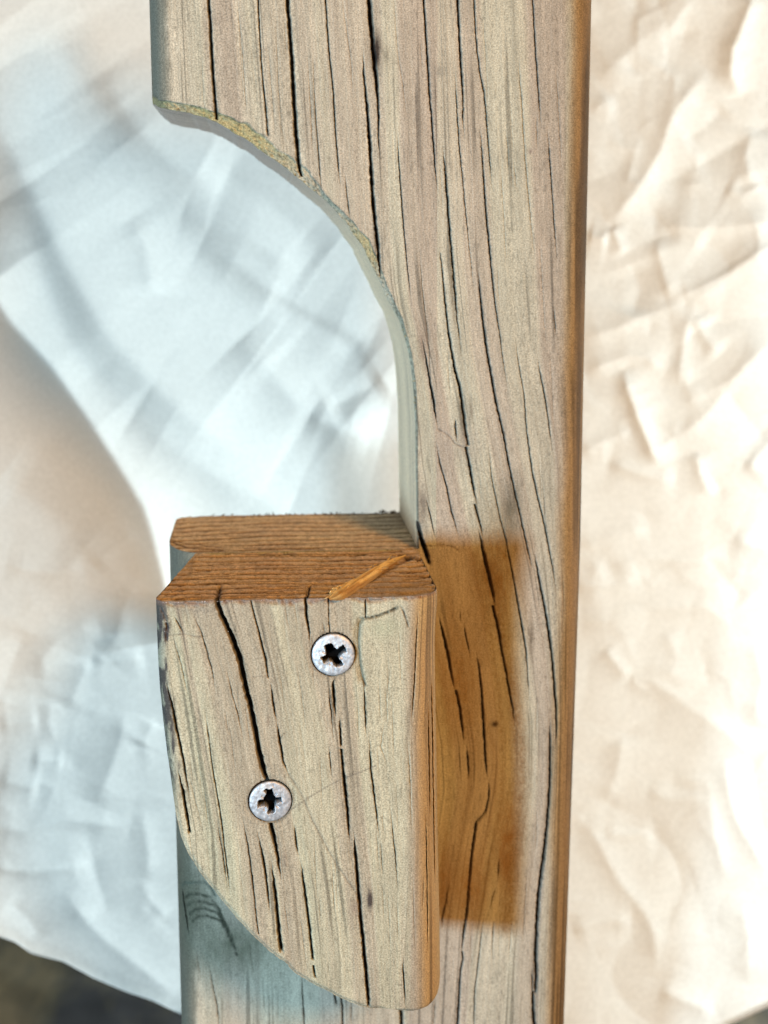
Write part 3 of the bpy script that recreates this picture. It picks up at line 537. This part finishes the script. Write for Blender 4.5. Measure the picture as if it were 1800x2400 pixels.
for (sx, sz) in SC:
    r = np.hypot(Xk-sx, Zk-sz); Hk = np.where(r < 4.25, np.minimum(Hk, 0)-5.0*(1-sst(4.02, 4.25, r)), Hk)
    ring = np.exp(-((r-4.3)/.28)**2)*(.4+.9*fbm(Xk*1.3, Zk*1.3, 45, 3)); Ck = mix(Ck, (.16, .13, .10), np.clip(ring*.6, 0, 1)); Hk -= .12*np.exp(-((r-4.5)/.5)**2)
    Ck = mix(Ck, (.06, .05, .04), (1-sst(4.0, 4.2, r)))
Yk = YB-Hk
tr = sst(0, 1, 1-np.clip((zB0-Zk)/8, 0, 1)); Zk2 = Zk+off*tr       # brings the top edge level
IK = B.add(np.stack([Xk, Yk, Zk2], 1), Ck).reshape(len(zB), NC); B.grid(IK)
Vall = np.concatenate(B.V); S = B
def run_left():
    idx = IK[:, 0]; P = Vall[idx]; rows = [idx]; n = 16
    g = np.gradient(P[:, [0, 2]], axis=0); nrm = np.stack([g[:, 1], -g[:, 0]], 1); nrm /= np.linalg.norm(nrm, axis=1)[:, None]+1e-9
    a = sst(on_plane(0., 1930., YB)[1], on_plane(0., 1800., YB)[1], P[:, 2])
    for f in np.linspace(0, 1, n)[1:]:
        y = P[:, 1]+(-.05-P[:, 1])*f; dd = .135*np.clip(y+42, 0, 42)*a
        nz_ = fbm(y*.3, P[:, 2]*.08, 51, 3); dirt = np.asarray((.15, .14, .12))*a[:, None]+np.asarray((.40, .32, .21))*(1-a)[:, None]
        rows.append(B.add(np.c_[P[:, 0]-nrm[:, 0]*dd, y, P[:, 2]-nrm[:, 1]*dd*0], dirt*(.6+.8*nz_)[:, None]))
    B.grid(np.array(rows))
run_left()
idx = IK[:, -1]; P = Vall[idx]; rows = [idx]
for f in np.linspace(0, 1, 8)[1:]:
    y = P[:, 1]+(-.05-P[:, 1])*f; s = np.clip((y+3)/3, 0, 1); rows.append(B.add(np.c_[P[:, 0]-1.2*(1-np.sqrt(np.clip(1-s*s, 0, 1))), y, P[:, 2]], np.asarray((.40, .26, .13))*(.7+.6*vn(y*.5, P[:, 2]*.05, 52))[:, None]))
B.grid(np.array(rows), True)
idx = IK[-1]; P = Vall[idx]; rows = [idx]
for f in np.linspace(0, 1, 6)[1:]: rows.append(B.add(np.c_[P[:, 0], P[:, 1]+(-.05-P[:, 1])*f, P[:, 2]], np.broadcast_to((.36, .25, .15), (len(P), 3))))
B.grid(np.array(rows))
# top end grain of the block
idx = IK[0][::2]; P = Vall[idx]; nj = 170; tj = np.linspace(0, 1, nj)[1:]
sl_ = np.clip(1-(P[:, 0]-P[0, 0])/5.7, 0, 1); sr_ = np.clip(1-(P[-1, 0]-P[:, 0])/1.2, 0, 1)
ybk = -.05-42*sl_-3*(1-np.sqrt(1-sr_**2)); ybk = np.maximum(ybk, P[:, 1]+.5)
Yt = P[:, 1][:, None]+(ybk-P[:, 1])[:, None]*tj; Xt = np.repeat(P[:, 0][:, None], nj-1, 1)
ht, ct = end_grain(Xt, Yt, 131, .05, .0035, -25, 4.3, .3)
ct *= np.array([1.0, .96, .94])
for q, yy in enumerate([1322, 1336, 1350, 1366, 1384]):                    # saw nicks at the right-hand end
    ct = top_line(Xt, Yt, ht, ct, [(958-14*(q % 2)-6*q, yy+7), (985, yy+3), (1018, yy-3)], 0, 4.6+.5*q, .7, (.03, .02, .012), 1.15, rag=.35, seed=60+q)
ct = top_line(Xt, Yt, ht, ct, [(478, 1294), (520, 1297), (640, 1299), (800, 1297), (940, 1292)], 0, 5, .5, (.05, .03, .02), 1.0, rag=.9, seed=70)
for x_b in (500, 527, 618, 677, 842): ct = top_line(Xt, Yt, ht, ct, [(x_b-9, 1296), (x_b+9, 1298)], 0, 9, .5, (.04, .025, .015), .9, rag=.5, seed=x_b)
for q, yy in enumerate([1316, 1331, 1346, 1361, 1374, 1385, 1394]):
    xs = 455-q*13; ct = top_line(Xt, Yt, ht, ct, [(xs, yy+12), (xs+60, yy+5), (600, yy+1), (760, yy-3), (930-q*20, yy-9)], 0, 2.8, .2, (.09, .05, .028), .85, seed=80+q)
ct = top_line(Xt, Yt, ht, ct, [(750, 1412), (860, 1362), (960, 1306)], 0, 10, .4, (.14, .08, .04), .7, rag=.4, seed=90)
ct = top_line(Xt, Yt, ht, ct, [(930, 1300), (965, 1305), (980, 1312)], 0, 14, .7, (.05, .03, .018), .8, rag=.9, seed=91)
for (x_b, wd) in ((507, 11), (717, 7)): ct = top_line(Xt, Yt, ht, ct, [(x_b+2, 1402), (x_b+8, 1372)], 0, wd*.6, .9, (.03, .02, .015), 1, rag=.2)
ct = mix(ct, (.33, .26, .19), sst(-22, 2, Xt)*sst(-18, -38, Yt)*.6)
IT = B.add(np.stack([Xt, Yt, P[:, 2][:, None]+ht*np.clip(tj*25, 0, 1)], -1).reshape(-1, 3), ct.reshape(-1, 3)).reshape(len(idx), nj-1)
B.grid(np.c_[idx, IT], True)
block = own(B.build("wood_block", M_BLOCK, post))

# ------------------------------------------------------------------ screws, splinter, crumbs
def screw_mesh(seed, rot):
    nr, na = 60, 120; r = np.r_[0.001, np.linspace(.06, 3.6, nr-14), np.linspace(3.66, 4.0, 8), [4.02, 4.0, 3.6, 3.0, 2.2]]
    a = np.linspace(0, 2*np.pi, na, endpoint=False); R_, A_ = np.meshgrid(r, a, indexing='ij'); x, y = R_*np.cos(A_), R_*np.sin(A_)
    h = np.where(R_ < 4.01, .30*np.sqrt(np.clip(1-(R_/4.02)**6, 0, 1)), 0.0)
    h[-5:] = np.array([-.05, -.5, -1.0, -1.6, -2.4])[:, None]
    xr, yr = x*math.cos(rot)+y*math.sin(rot), -x*math.sin(rot)+y*math.cos(rot)
    wob = (vn(x*1.6, y*1.6, seed)-.5)*.85
    arm = lambda p, q: np.maximum(np.abs(p)-(.74-.09*np.abs(q)+wob*.6), (np.abs(q)-2.2-wob)*.8)
    sd = np.minimum(arm(xr, yr), arm(yr, xr)); sd = np.minimum(sd, np.hypot(x, y)-1.3-wob*.5)
    rec = 1-sst(-.02, .16, sd); inner = R_ < 3.0
    h = h-np.where(inner, rec*(2.3+.9*np.clip(1-R_/2.2, 0, 1)), 0)
    xt, yt = (xr+yr)*.7071, (yr-xr)*.7071                     # the four thin ticks between the arms
    tick = np.minimum(np.abs(xt), np.abs(yt)); tk = (1-sst(.07, .19, tick))*sst(1.0, 1.3, R_)*(1-sst(1.9, 2.15, R_)); h -= .28*tk
    h += np.where(R_ < 3.9, .10*(fbm(x*1.3, y*1.3, seed+3, 3)-.5)+.09*np.exp(-((sd-.15)/.16)**2)*vn(x*2, y*2, seed+5), 0)
    c = np.ones((nr-1, na, 3)) if False else np.ones(R_.shape+(3,)); c = mix(c, (.006, .006, .006), np.clip(rec*1.5, 0, 1)*inner)  # recess painted black to stand for the shade inside it
    c = mix(c, (.35, .33, .3), np.clip(np.exp(-((R_-3.98)/.12)**2)*.6, 0, 1)); c = c*(.8+.3*fbm(x*.8, y*.8, seed+7, 3))[..., None]
    V = np.stack([x, -h, y], -1).reshape(-1, 3); n = len(r); I = np.arange(n*na).reshape(n, na); I = np.c_[I, I[:, 0]]
    F = np.stack([I[:-1, :-1].ravel(), I[1:, :-1].ravel(), I[1:, 1:].ravel(), I[:-1, 1:].ravel()], 1)
    return V, F, c.reshape(-1, 3)
for k_, ((sx, sz), rot, tl) in enumerate(zip(SC, (math.radians(28), math.radians(8)), ((-.03, .02), (.05, -.03)))):
    V, F, c = screw_mesh(200+k_*20, rot)
    V = V.copy(); V[:, 1] += V[:, 0]*tl[0]+V[:, 2]*tl[1]
    o = mesh_obj("screw", V, F, M_ZINC, block, c); o.location = (sx*MM, (YB-.10)*MM, sz*MM)
    o["label"] = ("upper zinc cross-recess screw head near the top edge of the block", "lower zinc cross-recess screw head at the end of the wide crack")[k_]
# raised strip of fresh fibres across the end grain
p0, p1 = np.array([770., 1395.]), np.array([950., 1297.]); nseg, nw = 110, 26
tt = np.linspace(0, 1, nseg); cl = p0+(p1-p0)*tt[:, None]; cl[:, 1] += 3*np.sin(tt*5)
cx, cy = on_floor(cl[:, 0], cl[:, 1], .6); wv = np.linspace(-1, 1, nw)
halfw = 1.9*(np.clip(1.15-.75*tt, 0, 1))*np.clip(np.minimum(tt*8, (1-tt)*7), .15, 1)**.5*(.75+.5*vn(tt*11, tt*0, 301))
Vx = cx[:, None]-wv*halfw[:, None]*.42+(.25*(vn(tt*40, tt*0, 307)-.5))[:, None]; Vy = cy[:, None]+wv*halfw[:, None]*2.1
fib = vn(tt[:, None]*3+wv*.5, wv*9+5, 302)*.6+.4*vn(tt[:, None]*16, wv*14+5, 306)
hz = (.35+.95*fib)*np.clip(1.3*(1-np.abs(wv)), 0, 1)**.5*np.clip(np.minimum(tt*9, (1-tt)*4), .1, 1)[:, None]+.1*(1-np.abs(wv))-.12
cc = mix(np.broadcast_to(np.array([.93, .66, .28]), hz.shape+(3,)).copy(), (.62, .36, .12), sst(.45, .8, vn(tt[:, None]*4, wv*4.3+9, 303)))
cc *= (.5+.8*fib)[..., None]
cc = mix(cc, (.2, .1, .04), (1-sst(-1, -.55, wv))[None, :]*np.ones_like(hz)*.7)
I = np.arange(nseg*nw).reshape(nseg, nw); F = np.stack([I[:-1, :-1].ravel(), I[1:, :-1].ravel(), I[1:, 1:].ravel(), I[:-1, 1:].ravel()], 1)
fray = [(np.array([cx[i_]+rng.uniform(-.9, .9), cy[i_]+rng.uniform(-3.2, 3.2), .35+rng.uniform(0, .5)]), (rng.uniform(1.2, 3.2), rng.uniform(.08, .2)), (.85, .58, .24), (.45+rng.normal()*.15, .9+rng.normal()*.3, rng.uniform(-.05, .25))) for i_ in rng.integers(4, 100, 46)]
o = mesh_obj("wood_splinter", np.stack([Vx, Vy, hz], -1).reshape(-1, 3), F, M_SPLINTER, block, cc.reshape(-1, 3)); o["label"] = "bright orange strip of fresh torn fibres across the end grain"
def bits(name, spots, parent, mat, seed):                     # small loose slivers and crumbs
    r = np.random.default_rng(seed); V, F, C = [], [], []; n = 0
    for (p, size, colr, dirn) in spots:
        a = np.array(dirn, float); a /= np.linalg.norm(a); b_ = np.cross(a, r.normal(size=3)); b_ /= np.linalg.norm(b_); c_ = np.cross(a, b_)
        L_, w_ = size; q = [p-a*L_*.5] + [p+b_*w_*math.cos(t)*r.uniform(.7, 1.2)+c_*w_*math.sin(t)*r.uniform(.7, 1.2)-a*L_*.1 for t in (0, 1.57, 3.14, 4.71)] + [p+a*L_*.5]
        V += q; F += [[n, n+1+(k+1) % 4, n+1+k] for k in range(4)]+[[n+5, n+1+k, n+1+(k+1) % 4] for k in range(4)]
        C += [np.array(colr)*r.uniform(.8, 1.15)]*6; n += 6
    return mesh_obj(name, V, F, mat, parent, np.array(C), smooth=False)
o = bits("splinter_fibres", fray, block, M_SPLINTER, 8); o["kind"] = "stuff"
sp = []
for k_ in range(60):                                          # ragged fibres along the back edge of the shoulder and the inner corner
    x = rng.uniform(-38, 7) if k_ < 40 else rng.uniform(4, 9.5)
    sp.append((np.array([x, T-.3+rng.uniform(-.5, .3), rng.uniform(-.1, .35)+(0 if k_ < 40 else rng.uniform(0, .5))]), (rng.uniform(.5, 1.5), rng.uniform(.12, .3)), (.12, .10, .07), (rng.normal(), rng.normal()*.4, rng.uniform(.1, .9))))
for k_ in range(34):
    q = NP[int(rng.uniform(20, 330))]; sp.append((np.array([q[0]+.05, rng.uniform(-.2, 2.0), q[1]+.1]), (rng.uniform(.4, 1.3), rng.uniform(.06, .16)), (.42, .37, .2), (rng.normal()*.6, -.5, -rng.uniform(.3, 1))))
o = own(bits("torn_fibres", sp, post, M_FACE, 5)); o["kind"] = "stuff"
sp = []
for (x, y, w) in [(480, 1402, 3.6), (474, 1405, 3), (390, 1403, 3), (382, 1412, 2.6), (392, 1440, 2.4), (388, 1456, 2.8), (386, 1480, 2.4), (396, 1494, 2), (418, 1404, 2.6), (520, 1399, 2.8), (545, 1403, 2), (613, 1396, 2), (535, 1480, 2), (632, 1594, 2.2), (634, 1602, 1.8)]+[(rng.uniform(370, 740), rng.uniform(1397, 1410), rng.uniform(1, 2)) for _ in range(40)]:
    px_, pz_ = on_plane(float(x), float(y), YB); dd = max(0., 2.3-(px_+45.))
    sp.append((np.array([px_, YB+3.5*(1-math.sqrt(max(0, 1-min(1, dd/2.3)**2)))-.05, min(pz_, -.05)]), (w/12.6*1.1, w/12.6*.45), (.80, .74, .72) if w > 1.7 else (.42, .33, .30), (rng.normal(), rng.normal()*.3, rng.normal())))
o = bits("sawdust_crumbs", sp, block, M_SPLINTER, 6); o["kind"] = "stuff"

# ------------------------------------------------------------------ the sheet hung behind
YW, RC, PH = 138.0, 214.0, math.radians(74); AL = RC*(math.pi/2-PH)
YA, ZA = YW-RC*(1-math.sin(PH)), -26.0           # where the slope turns into the curve
def profile(s):
    a = PH+np.clip(s, 0, AL)/RC
    y = np.where(s < 0, YA+s*math.cos(PH), YW-RC*(1-np.sin(a))); z0 = ZA+RC*math.cos(PH)
    z = np.where(s < 0, ZA+s*math.sin(PH), np.where(s < AL, z0-RC*np.cos(a), z0+(s-AL)))
    return y, z, -np.sin(a), np.cos(a)
ss_ = np.linspace(-220, 520, 3000); py_, pz_, _, _ = profile(ss_); gsl = (pz_-CAM[2])/(py_-CAM[1])
def to_sheet(x, y):
    dd = ray(x, y); s = np.interp(dd[..., 2]/dd[..., 1], gsl, ss_); Yp = profile(s)[0]
    return CAM[0]+(Yp-CAM[1])/dd[..., 1]*dd[..., 0], s
HEM = [(-260, 2080), (-60, 2168), (0, 2193), (40, 2207), (75, 2232), (150, 2252), (220, 2290), (300, 2324), (360, 2344), (425, 2374), (470, 2390)]
HEMR = [(1260, 2452), (1500, 2450), (1580, 2445), (1640, 2425), (1700, 2402), (1750, 2380), (1800, 2356), (1900, 2310), (2200, 2200)]
hx, hs = to_sheet(np.array([p[0] for p in HEM]), np.array([p[1] for p in HEM])); hx2, hs2 = to_sheet(np.array([p[0] for p in HEMR]), np.array([p[1] for p in HEMR]))
k1, k2 = hx < -47, hx2 > 51; SB = (51-YA)/math.cos(PH)       # behind the post the hem stays clear of its back
HX = np.r_[-400, hx[k1], -46.5, 48, 50.5, hx2[k2], 400]; HS = np.r_[hs[0]+10, hs[k1], max(SB, hs[k1][-1]), max(SB, hs[k1][-1]), hs2[k2][0], hs2[k2], hs2[-1]+10]
NU, NS = 640, 640
ux = np.r_[np.linspace(-300, -205, 30), np.linspace(-203, 203, NU-60), np.linspace(205, 300, 30)]; hemS = np.interp(ux, HX, HS)
v = np.r_[np.linspace(0, .60, NS-60), np.linspace(.603, 1, 60)]
Sg = hemS[None, :]+(470-hemS)[None, :]*v[:, None]; Ug = np.repeat(ux[None, :], NS, 0)
h = np.zeros_like(Sg)
def crease(pts, a, wl, wr, soft=6, taper=.18):                # a<0 valley, a>0 ridge; widths in photo pixels left / right of the line
    global h
    P = np.array(pts, float); X, Sx = to_sheet(P[:, 0], P[:, 1]); k = 6.6
    Q = resample(np.stack([X, Sx], 1), 6.0); wl, wr, soft = wl/k, wr/k, soft/k; R = 4.5*max(wl, wr)
    m_ = (Ug > Q[:, 0].min()-R) & (Ug < Q[:, 0].max()+R) & (Sg > Q[:, 1].min()-R) & (Sg < Q[:, 1].max()+R)
    U, Sv = Ug[m_], Sg[m_]; best = np.full(U.shape, 1e9); side_ = np.zeros(U.shape); tpar = np.zeros(U.shape); n = len(Q)-1
    for i in range(n):
        vx, vs = Q[i+1]-Q[i]; L2 = vx*vx+vs*vs+1e-9; t = np.clip(((U-Q[i, 0])*vx+(Sv-Q[i, 1])*vs)/L2, 0, 1)
        d_ = np.hypot(U-Q[i, 0]-t*vx, Sv-Q[i, 1]-t*vs); b_ = d_ < best
        best[b_] = d_[b_]; side_[b_] = (vx*(Sv-Q[i, 1])-vs*(U-Q[i, 0]))[b_]; tpar[b_] = ((i+t)/n)[b_]
    sgn = np.tanh(side_/(np.abs(side_).max()+1e-9)*60)
    w = np.where(sgn > 0, wr, wl)                              # lines drawn downwards: positive = to the right of the line
    g = np.exp(-(np.sqrt(best**2+soft**2)-soft)/w)*np.clip(np.minimum(tpar, 1-tpar)/taper, 0, 1)**.8
    h[m_] += a*g
# long soft folds on the left
crease([(-140, 560), (0, 765), (110, 880), (240, 1060), (330, 1195), (372, 1340), (400, 1500)], -21, 85, 140, 8, .12)
crease([(-60, 200), (20, 340), (130, 590), (240, 790), (350, 900), (470, 1000), (640, 1110)], -10, 100, 170, 18)
crease([(0, 60), (200, 330), (420, 560), (640, 760), (860, 930)], 7, 150, 170, 50)
crease([(300, 980), (420, 1060), (540, 1130), (680, 1190)], -4, 60, 90, 16)
crease([(429, 505), (597, 559), (700, 640)], -2.0, 40, 50, 8); crease([(472, 575), (560, 620), (651, 689), (760, 750), (868, 798)], -3.2, 46, 70, 9)
crease([(304, 515), (347, 586), (353, 694)], -1.6, 30, 50, 9); crease([(560, 800), (640, 880), (705, 950), (800, 985), (900, 1010)], -5, 60, 60, 14)
crease([(770, 960), (830, 930), (895, 890)], 2.4, 30, 30, 9); crease([(629, 700), (700, 735), (770, 770), (860, 850)], 2.4, 40, 40, 10)
crease([(239, 184), (325, 304), (430, 400), (520, 440)], -2.2, 40, 60, 12); crease([(120, 60), (180, 180), (300, 330)], 2, 60, 60, 20); crease([(727, 977), (800, 1010), (868, 1031)], -2.0, 25, 30, 7)
crease([(40, 480), (90, 640), (150, 820), (260, 960)], 3.0, 60, 60, 22); crease([(480, 380), (620, 470), (760, 600)], 1.8, 40, 60, 14)
crease([(0, 1120), (90, 1180), (200, 1270)], 2.4, 70, 60, 20)
for pts, a, wl, wr in [
 ([(92, 1590), (100, 1540), (125, 1505), (163, 1488), (230, 1470)], -2.4, 40, 30), ([(315, 1350), (280, 1420), (277, 1488), (239, 1530)], -3.0, 30, 45), ([(217, 1547), (270, 1552), (336, 1540)], -2.2, 30, 22),
 ([(205, 1545), (185, 1600), (160, 1660)], -2.2, 36, 30), ([(292, 1670), (284, 1730), (262, 1800), (226, 1885)], -3.0, 34, 50), ([(0, 1829), (45, 1832), (90, 1850)], -2.6, 24, 34), ([(-40, 1932), (60, 1950), (163, 1920), (304, 1940)], -3.6, 30, 44),
 ([(-40, 2030), (60, 2044), (163, 2036), (220, 2020)], -4.2, 26, 46), ([(150, 2085), (190, 2150), (244, 2204), (353, 2290), (410, 2330)], -3.4, 46, 40), ([(360, 1690), (345, 1715), (332, 1750)], -2, 22, 26), ([(16, 1325), (100, 1345), (190, 1330)], -2.0, 26, 34),
 ([(310, 1240), (260, 1280), (215, 1322)], -2.4, 26, 30), ([(0, 1700), (50, 1706), (90, 1690)], -2.0, 24, 30), ([(76, 1780), (110, 1795), (150, 1788)], -2.0, 18, 24), ([(200, 2000), (240, 2080), (250, 2150)], 2.2, 40, 40), ([(330, 1900), (350, 1990), (345, 2060)], -2.2, 34, 30), ([(60, 1480), (30, 1560), (0, 1640)], 2.0, 40, 40),
 ([(120, 1640), (110, 1700), (130, 1740)], -1.8, 26, 30), ([(330, 2060), (350, 2110), (390, 2150)], -1.8, 24, 26), ([(20, 2110), (70, 2150), (100, 2200)], 2.0, 30, 30),
 # crumples on the right
 ([(1775, -40), (1760, 30), (1737, 81), (1712, 146), (1730, 225)], -6.5, 34, 22), ([(1656, 168), (1574, 271), (1553, 347), (1493, 450), (1430, 524)], -4.6, 40, 34), ([(1378, 552), (1425, 562)], -2.6, 24, 16), ([(1436, 530), (1452, 560), (1462, 595)], -2.4, 18, 18),
 ([(1525, 434), (1600, 410), (1700, 350), (1791, 298), (1850, 270)], 3.6, 60, 50), ([(1536, 528), (1634, 534), (1720, 530), (1850, 515)], -3.4, 26, 60), ([(1540, 560), (1548, 600), (1563, 667), (1578, 696)], -3.4, 22, 46), ([(1560, 700), (1610, 688), (1672, 664), (1740, 620), (1850, 560)], -5.6, 70, 34),
 ([(1360, 800), (1460, 765), (1525, 732), (1607, 716)], -3.6, 30, 46), ([(1370, 872), (1460, 838), (1504, 828), (1560, 872)], -3.0, 24, 34), ([(1629, 722), (1606, 790), (1598, 840), (1596, 905)], -3.0, 34, 24), ([(1635, 740), (1655, 790), (1690, 830)], -2.6, 26, 26),
 ([(1460, 868), (1488, 945), (1520, 1025), (1550, 1092)], -6.0, 20, 34), ([(1580, 1035), (1661, 971), (1742, 868), (1830, 790)], -3.8, 44, 40), ([(1363, 1062), (1428, 1028), (1480, 1010)], -2.2, 20, 26), ([(1430, 1085), (1525, 1118), (1585, 1124)], -2.8, 22, 34), ([(1634, 1060), (1645, 1110), (1670, 1160)], -3.2, 24, 24),
 ([(1640, 560), (1700, 600), (1720, 640)], 2.0, 50, 50), ([(1480, 620), (1500, 690), (1480, 740)], 2.6, 50, 50), ([(1700, 900), (1740, 980), (1800, 1040)], 3.0, 60, 50), ([(1750, 1080), (1800, 1110), (1850, 1120)], -3.0, 22, 30), ([(1600, 80), (1540, 60), (1400, 190)], -2.2, 50, 60),
 ([(1760, 300), (1745, 360), (1760, 430)], -3.0, 36, 30), ([(1700, 440), (1720, 470), (1790, 430)], -2.2, 28, 24), ([(1600, 330), (1650, 300), (1690, 250)], 2.2, 40, 40),
 ([(1355, 1280), (1471, 1249), (1520, 1240)], -2.4, 22, 34), ([(1433, 1338), (1504, 1308), (1634, 1319), (1705, 1306)], -3.0, 24, 42), ([(1340, 1376), (1444, 1372), (1500, 1350)], -2.8, 18, 30), ([(1345, 1462), (1444, 1455), (1525, 1428), (1720, 1415)], -2.8, 22, 46), ([(1417, 1520), (1450, 1560), (1474, 1590)], -2.6, 22, 24),
 ([(1480, 1585), (1542, 1601), (1620, 1660), (1688, 1705), (1780, 1780)], -3.0, 34, 44), ([(1655, 1300), (1690, 1350), (1742, 1410)], 2.6, 34, 34), ([(1700, 1780), (1721, 1905), (1770, 1992), (1800, 2045)], -4.2, 34, 30), ([(1656, 1813), (1677, 1960), (1705, 2068)], -2.6, 30, 30), ([(1345, 1900), (1406, 1976), (1444, 2057), (1509, 2133), (1542, 2204), (1536, 2290)], -3.2, 36, 36),
 ([(1345, 2186), (1417, 2158), (1480, 2160)], -2.4, 22, 30), ([(1417, 1952), (1482, 1960), (1530, 1950)], -1.8, 18, 26), ([(1547, 2320), (1600, 2345), (1670, 2370)], -2.8, 22, 26), ([(1720, 1260), (1760, 1280), (1850, 1300)], -3.0, 26, 34), ([(1560, 1480), (1590, 1540), (1570, 1600)], -2.0, 30, 34), ([(1770, 1500), (1790, 1600), (1770, 1700)], -3.0, 40, 30),
 ([(1600, 2000), (1640, 2100), (1660, 2200)], 2.0, 50, 50), ([(1740, 2120), (1760, 2220), (1750, 2300)], -2.4, 34, 34), ([(1460, 1720), (1450, 1800), (1420, 1880)], -2.2, 30, 40), ([(1520, 1850), (1580, 1880), (1660, 1870)], -1.6, 24, 30)]:
    crease(pts, a*((.50 if pts[0][1] < 1150 else .38) if pts[0][0] > 900 else .5), wl*.85, wr*.85, 3)
h += 2.2*(fbm(Ug*.014, Sg*.014, 400, 2)-.5)*2+.45*(fbm(Ug*.06, Sg*.06, 410, 2)-.5)*2
rd = 1-np.abs(2*vn(Ug*.035+Sg*.012, Sg*.035-Ug*.01, 420)-1); rightm = sst(20, 60, Ug)*.8+.35*(1-sst(-60, -20, Sg-120)); h += .6*(rd**3-.3)*np.clip(rightm, .03, 1)
rd = 1-np.abs(2*vn(Ug*.08-Sg*.03, Sg*.075+Ug*.02, 430)-1); h += .15*(rd**3-.3)*np.clip(rightm, .03, 1)
rf = np.random.default_rng(31)                             # many short thin creases where the cloth is crumpled
for q in range(110):
    if q < 75: x0, y0 = rf.uniform(1330, 1800), -40+2340*rf.uniform(0, 1)**1.7
    else: x0, y0 = rf.uniform(-20, 400), rf.uniform(1330, 2250)
    th_ = rf.uniform(0, math.pi); ln = rf.uniform(50, 190); b_ = rf.normal()*.22
    dx, dy = math.cos(th_)*ln, abs(math.sin(th_))*ln
    crease([(x0-dx/2, y0-dy/2), (x0+b_*dy, y0-b_*dx), (x0+dx/2, y0+dy/2)], rf.choice([-1, -1, 1])*rf.uniform(.3, .7)*(1 if y0 < 1200 else .6), rf.uniform(8, 16), rf.uniform(9, 22), 2, .4)
zone = np.clip(sst(20, 60, Ug)+sst(-20, -60, Ug)*(1-sst(-60, 30, Sg)), 0, 1)
for q in range(7):
    th_ = rng.uniform(0, math.pi); lam = rng.uniform(18, 50); wx = 16*(fbm(Ug*.012+q, Sg*.012, 450+q, 3)-.5)
    p_ = (Ug*math.cos(th_)+Sg*math.sin(th_)+wx*2)/lam+q*.37; tri = np.sqrt((np.abs(p_-np.floor(p_)-.5)*2)**2+.0016)
    amp_ = sst(.40, .72, vn(Ug*.016, Sg*.016, 460+q))*lam/40
    h += zone*amp_*.62*(tri-.5)*np.where(Ug < 0, .4, .35+.65*sst(20, 90, Sg))
hemd = Sg-hemS[None, :]
h += .8*np.exp(-(hemd/2.6)**2)+3.0*np.exp(-(hemd/18)**2)*(vn(Ug*.05, Ug*0, 440)-.3)
ys, zs_, ny_, nz_ = profile(Sg)
V = np.stack([Ug, ys+ny_*h, zs_+nz_*h], -1)
r1 = V[0].copy(); r1[:, 1] += 1.4; r1[:, 2] += .2; r2 = r1.copy(); r2[:, 1] += .6; r2[:, 2] += 1.2   # the turned-up back of the hem
V = np.concatenate([r2[None], r1[None], V], 0)
I = np.arange((NS+2)*NU).reshape(NS+2, NU); F = np.stack([I[:-1, :-1].ravel(), I[:-1, 1:].ravel(), I[1:, 1:].ravel(), I[1:, :-1].ravel()], 1)
sheet = mesh_obj("cotton_sheet", V.reshape(-1, 3), F, M_CLOTH)
sheet["label"] = "creased white cotton sheet hung as a backdrop behind the wooden post"; sheet["category"] = "sheet"

# ------------------------------------------------------------------ the ground under the sheet's hem
gx = np.r_[-1500, -700, np.linspace(-260, 260, 180), 700, 1500]; gy = np.r_[-1600, -800, np.linspace(-140, 220, 130), 700, 1500]
GX, GY = np.meshgrid(gx, gy, indexing='xy'); gh = 3.0*(fbm(GX*.05, GY*.05, 500, 4)-.62)
gh = np.where((np.abs(GX) < 49) & (GY > -20) & (GY < 60), np.minimum(gh, -.6), gh); gh = np.minimum(gh, .35)
I = np.arange(GX.size).reshape(GX.shape); F = np.stack([I[:-1, :-1].ravel(), I[:-1, 1:].ravel(), I[1:, 1:].ravel(), I[1:, :-1].ravel()], 1)
g = mesh_obj("ground", np.stack([GX, GY, FLOOR+gh], -1).reshape(-1, 3), F, M_GROUND); g["kind"] = "structure"
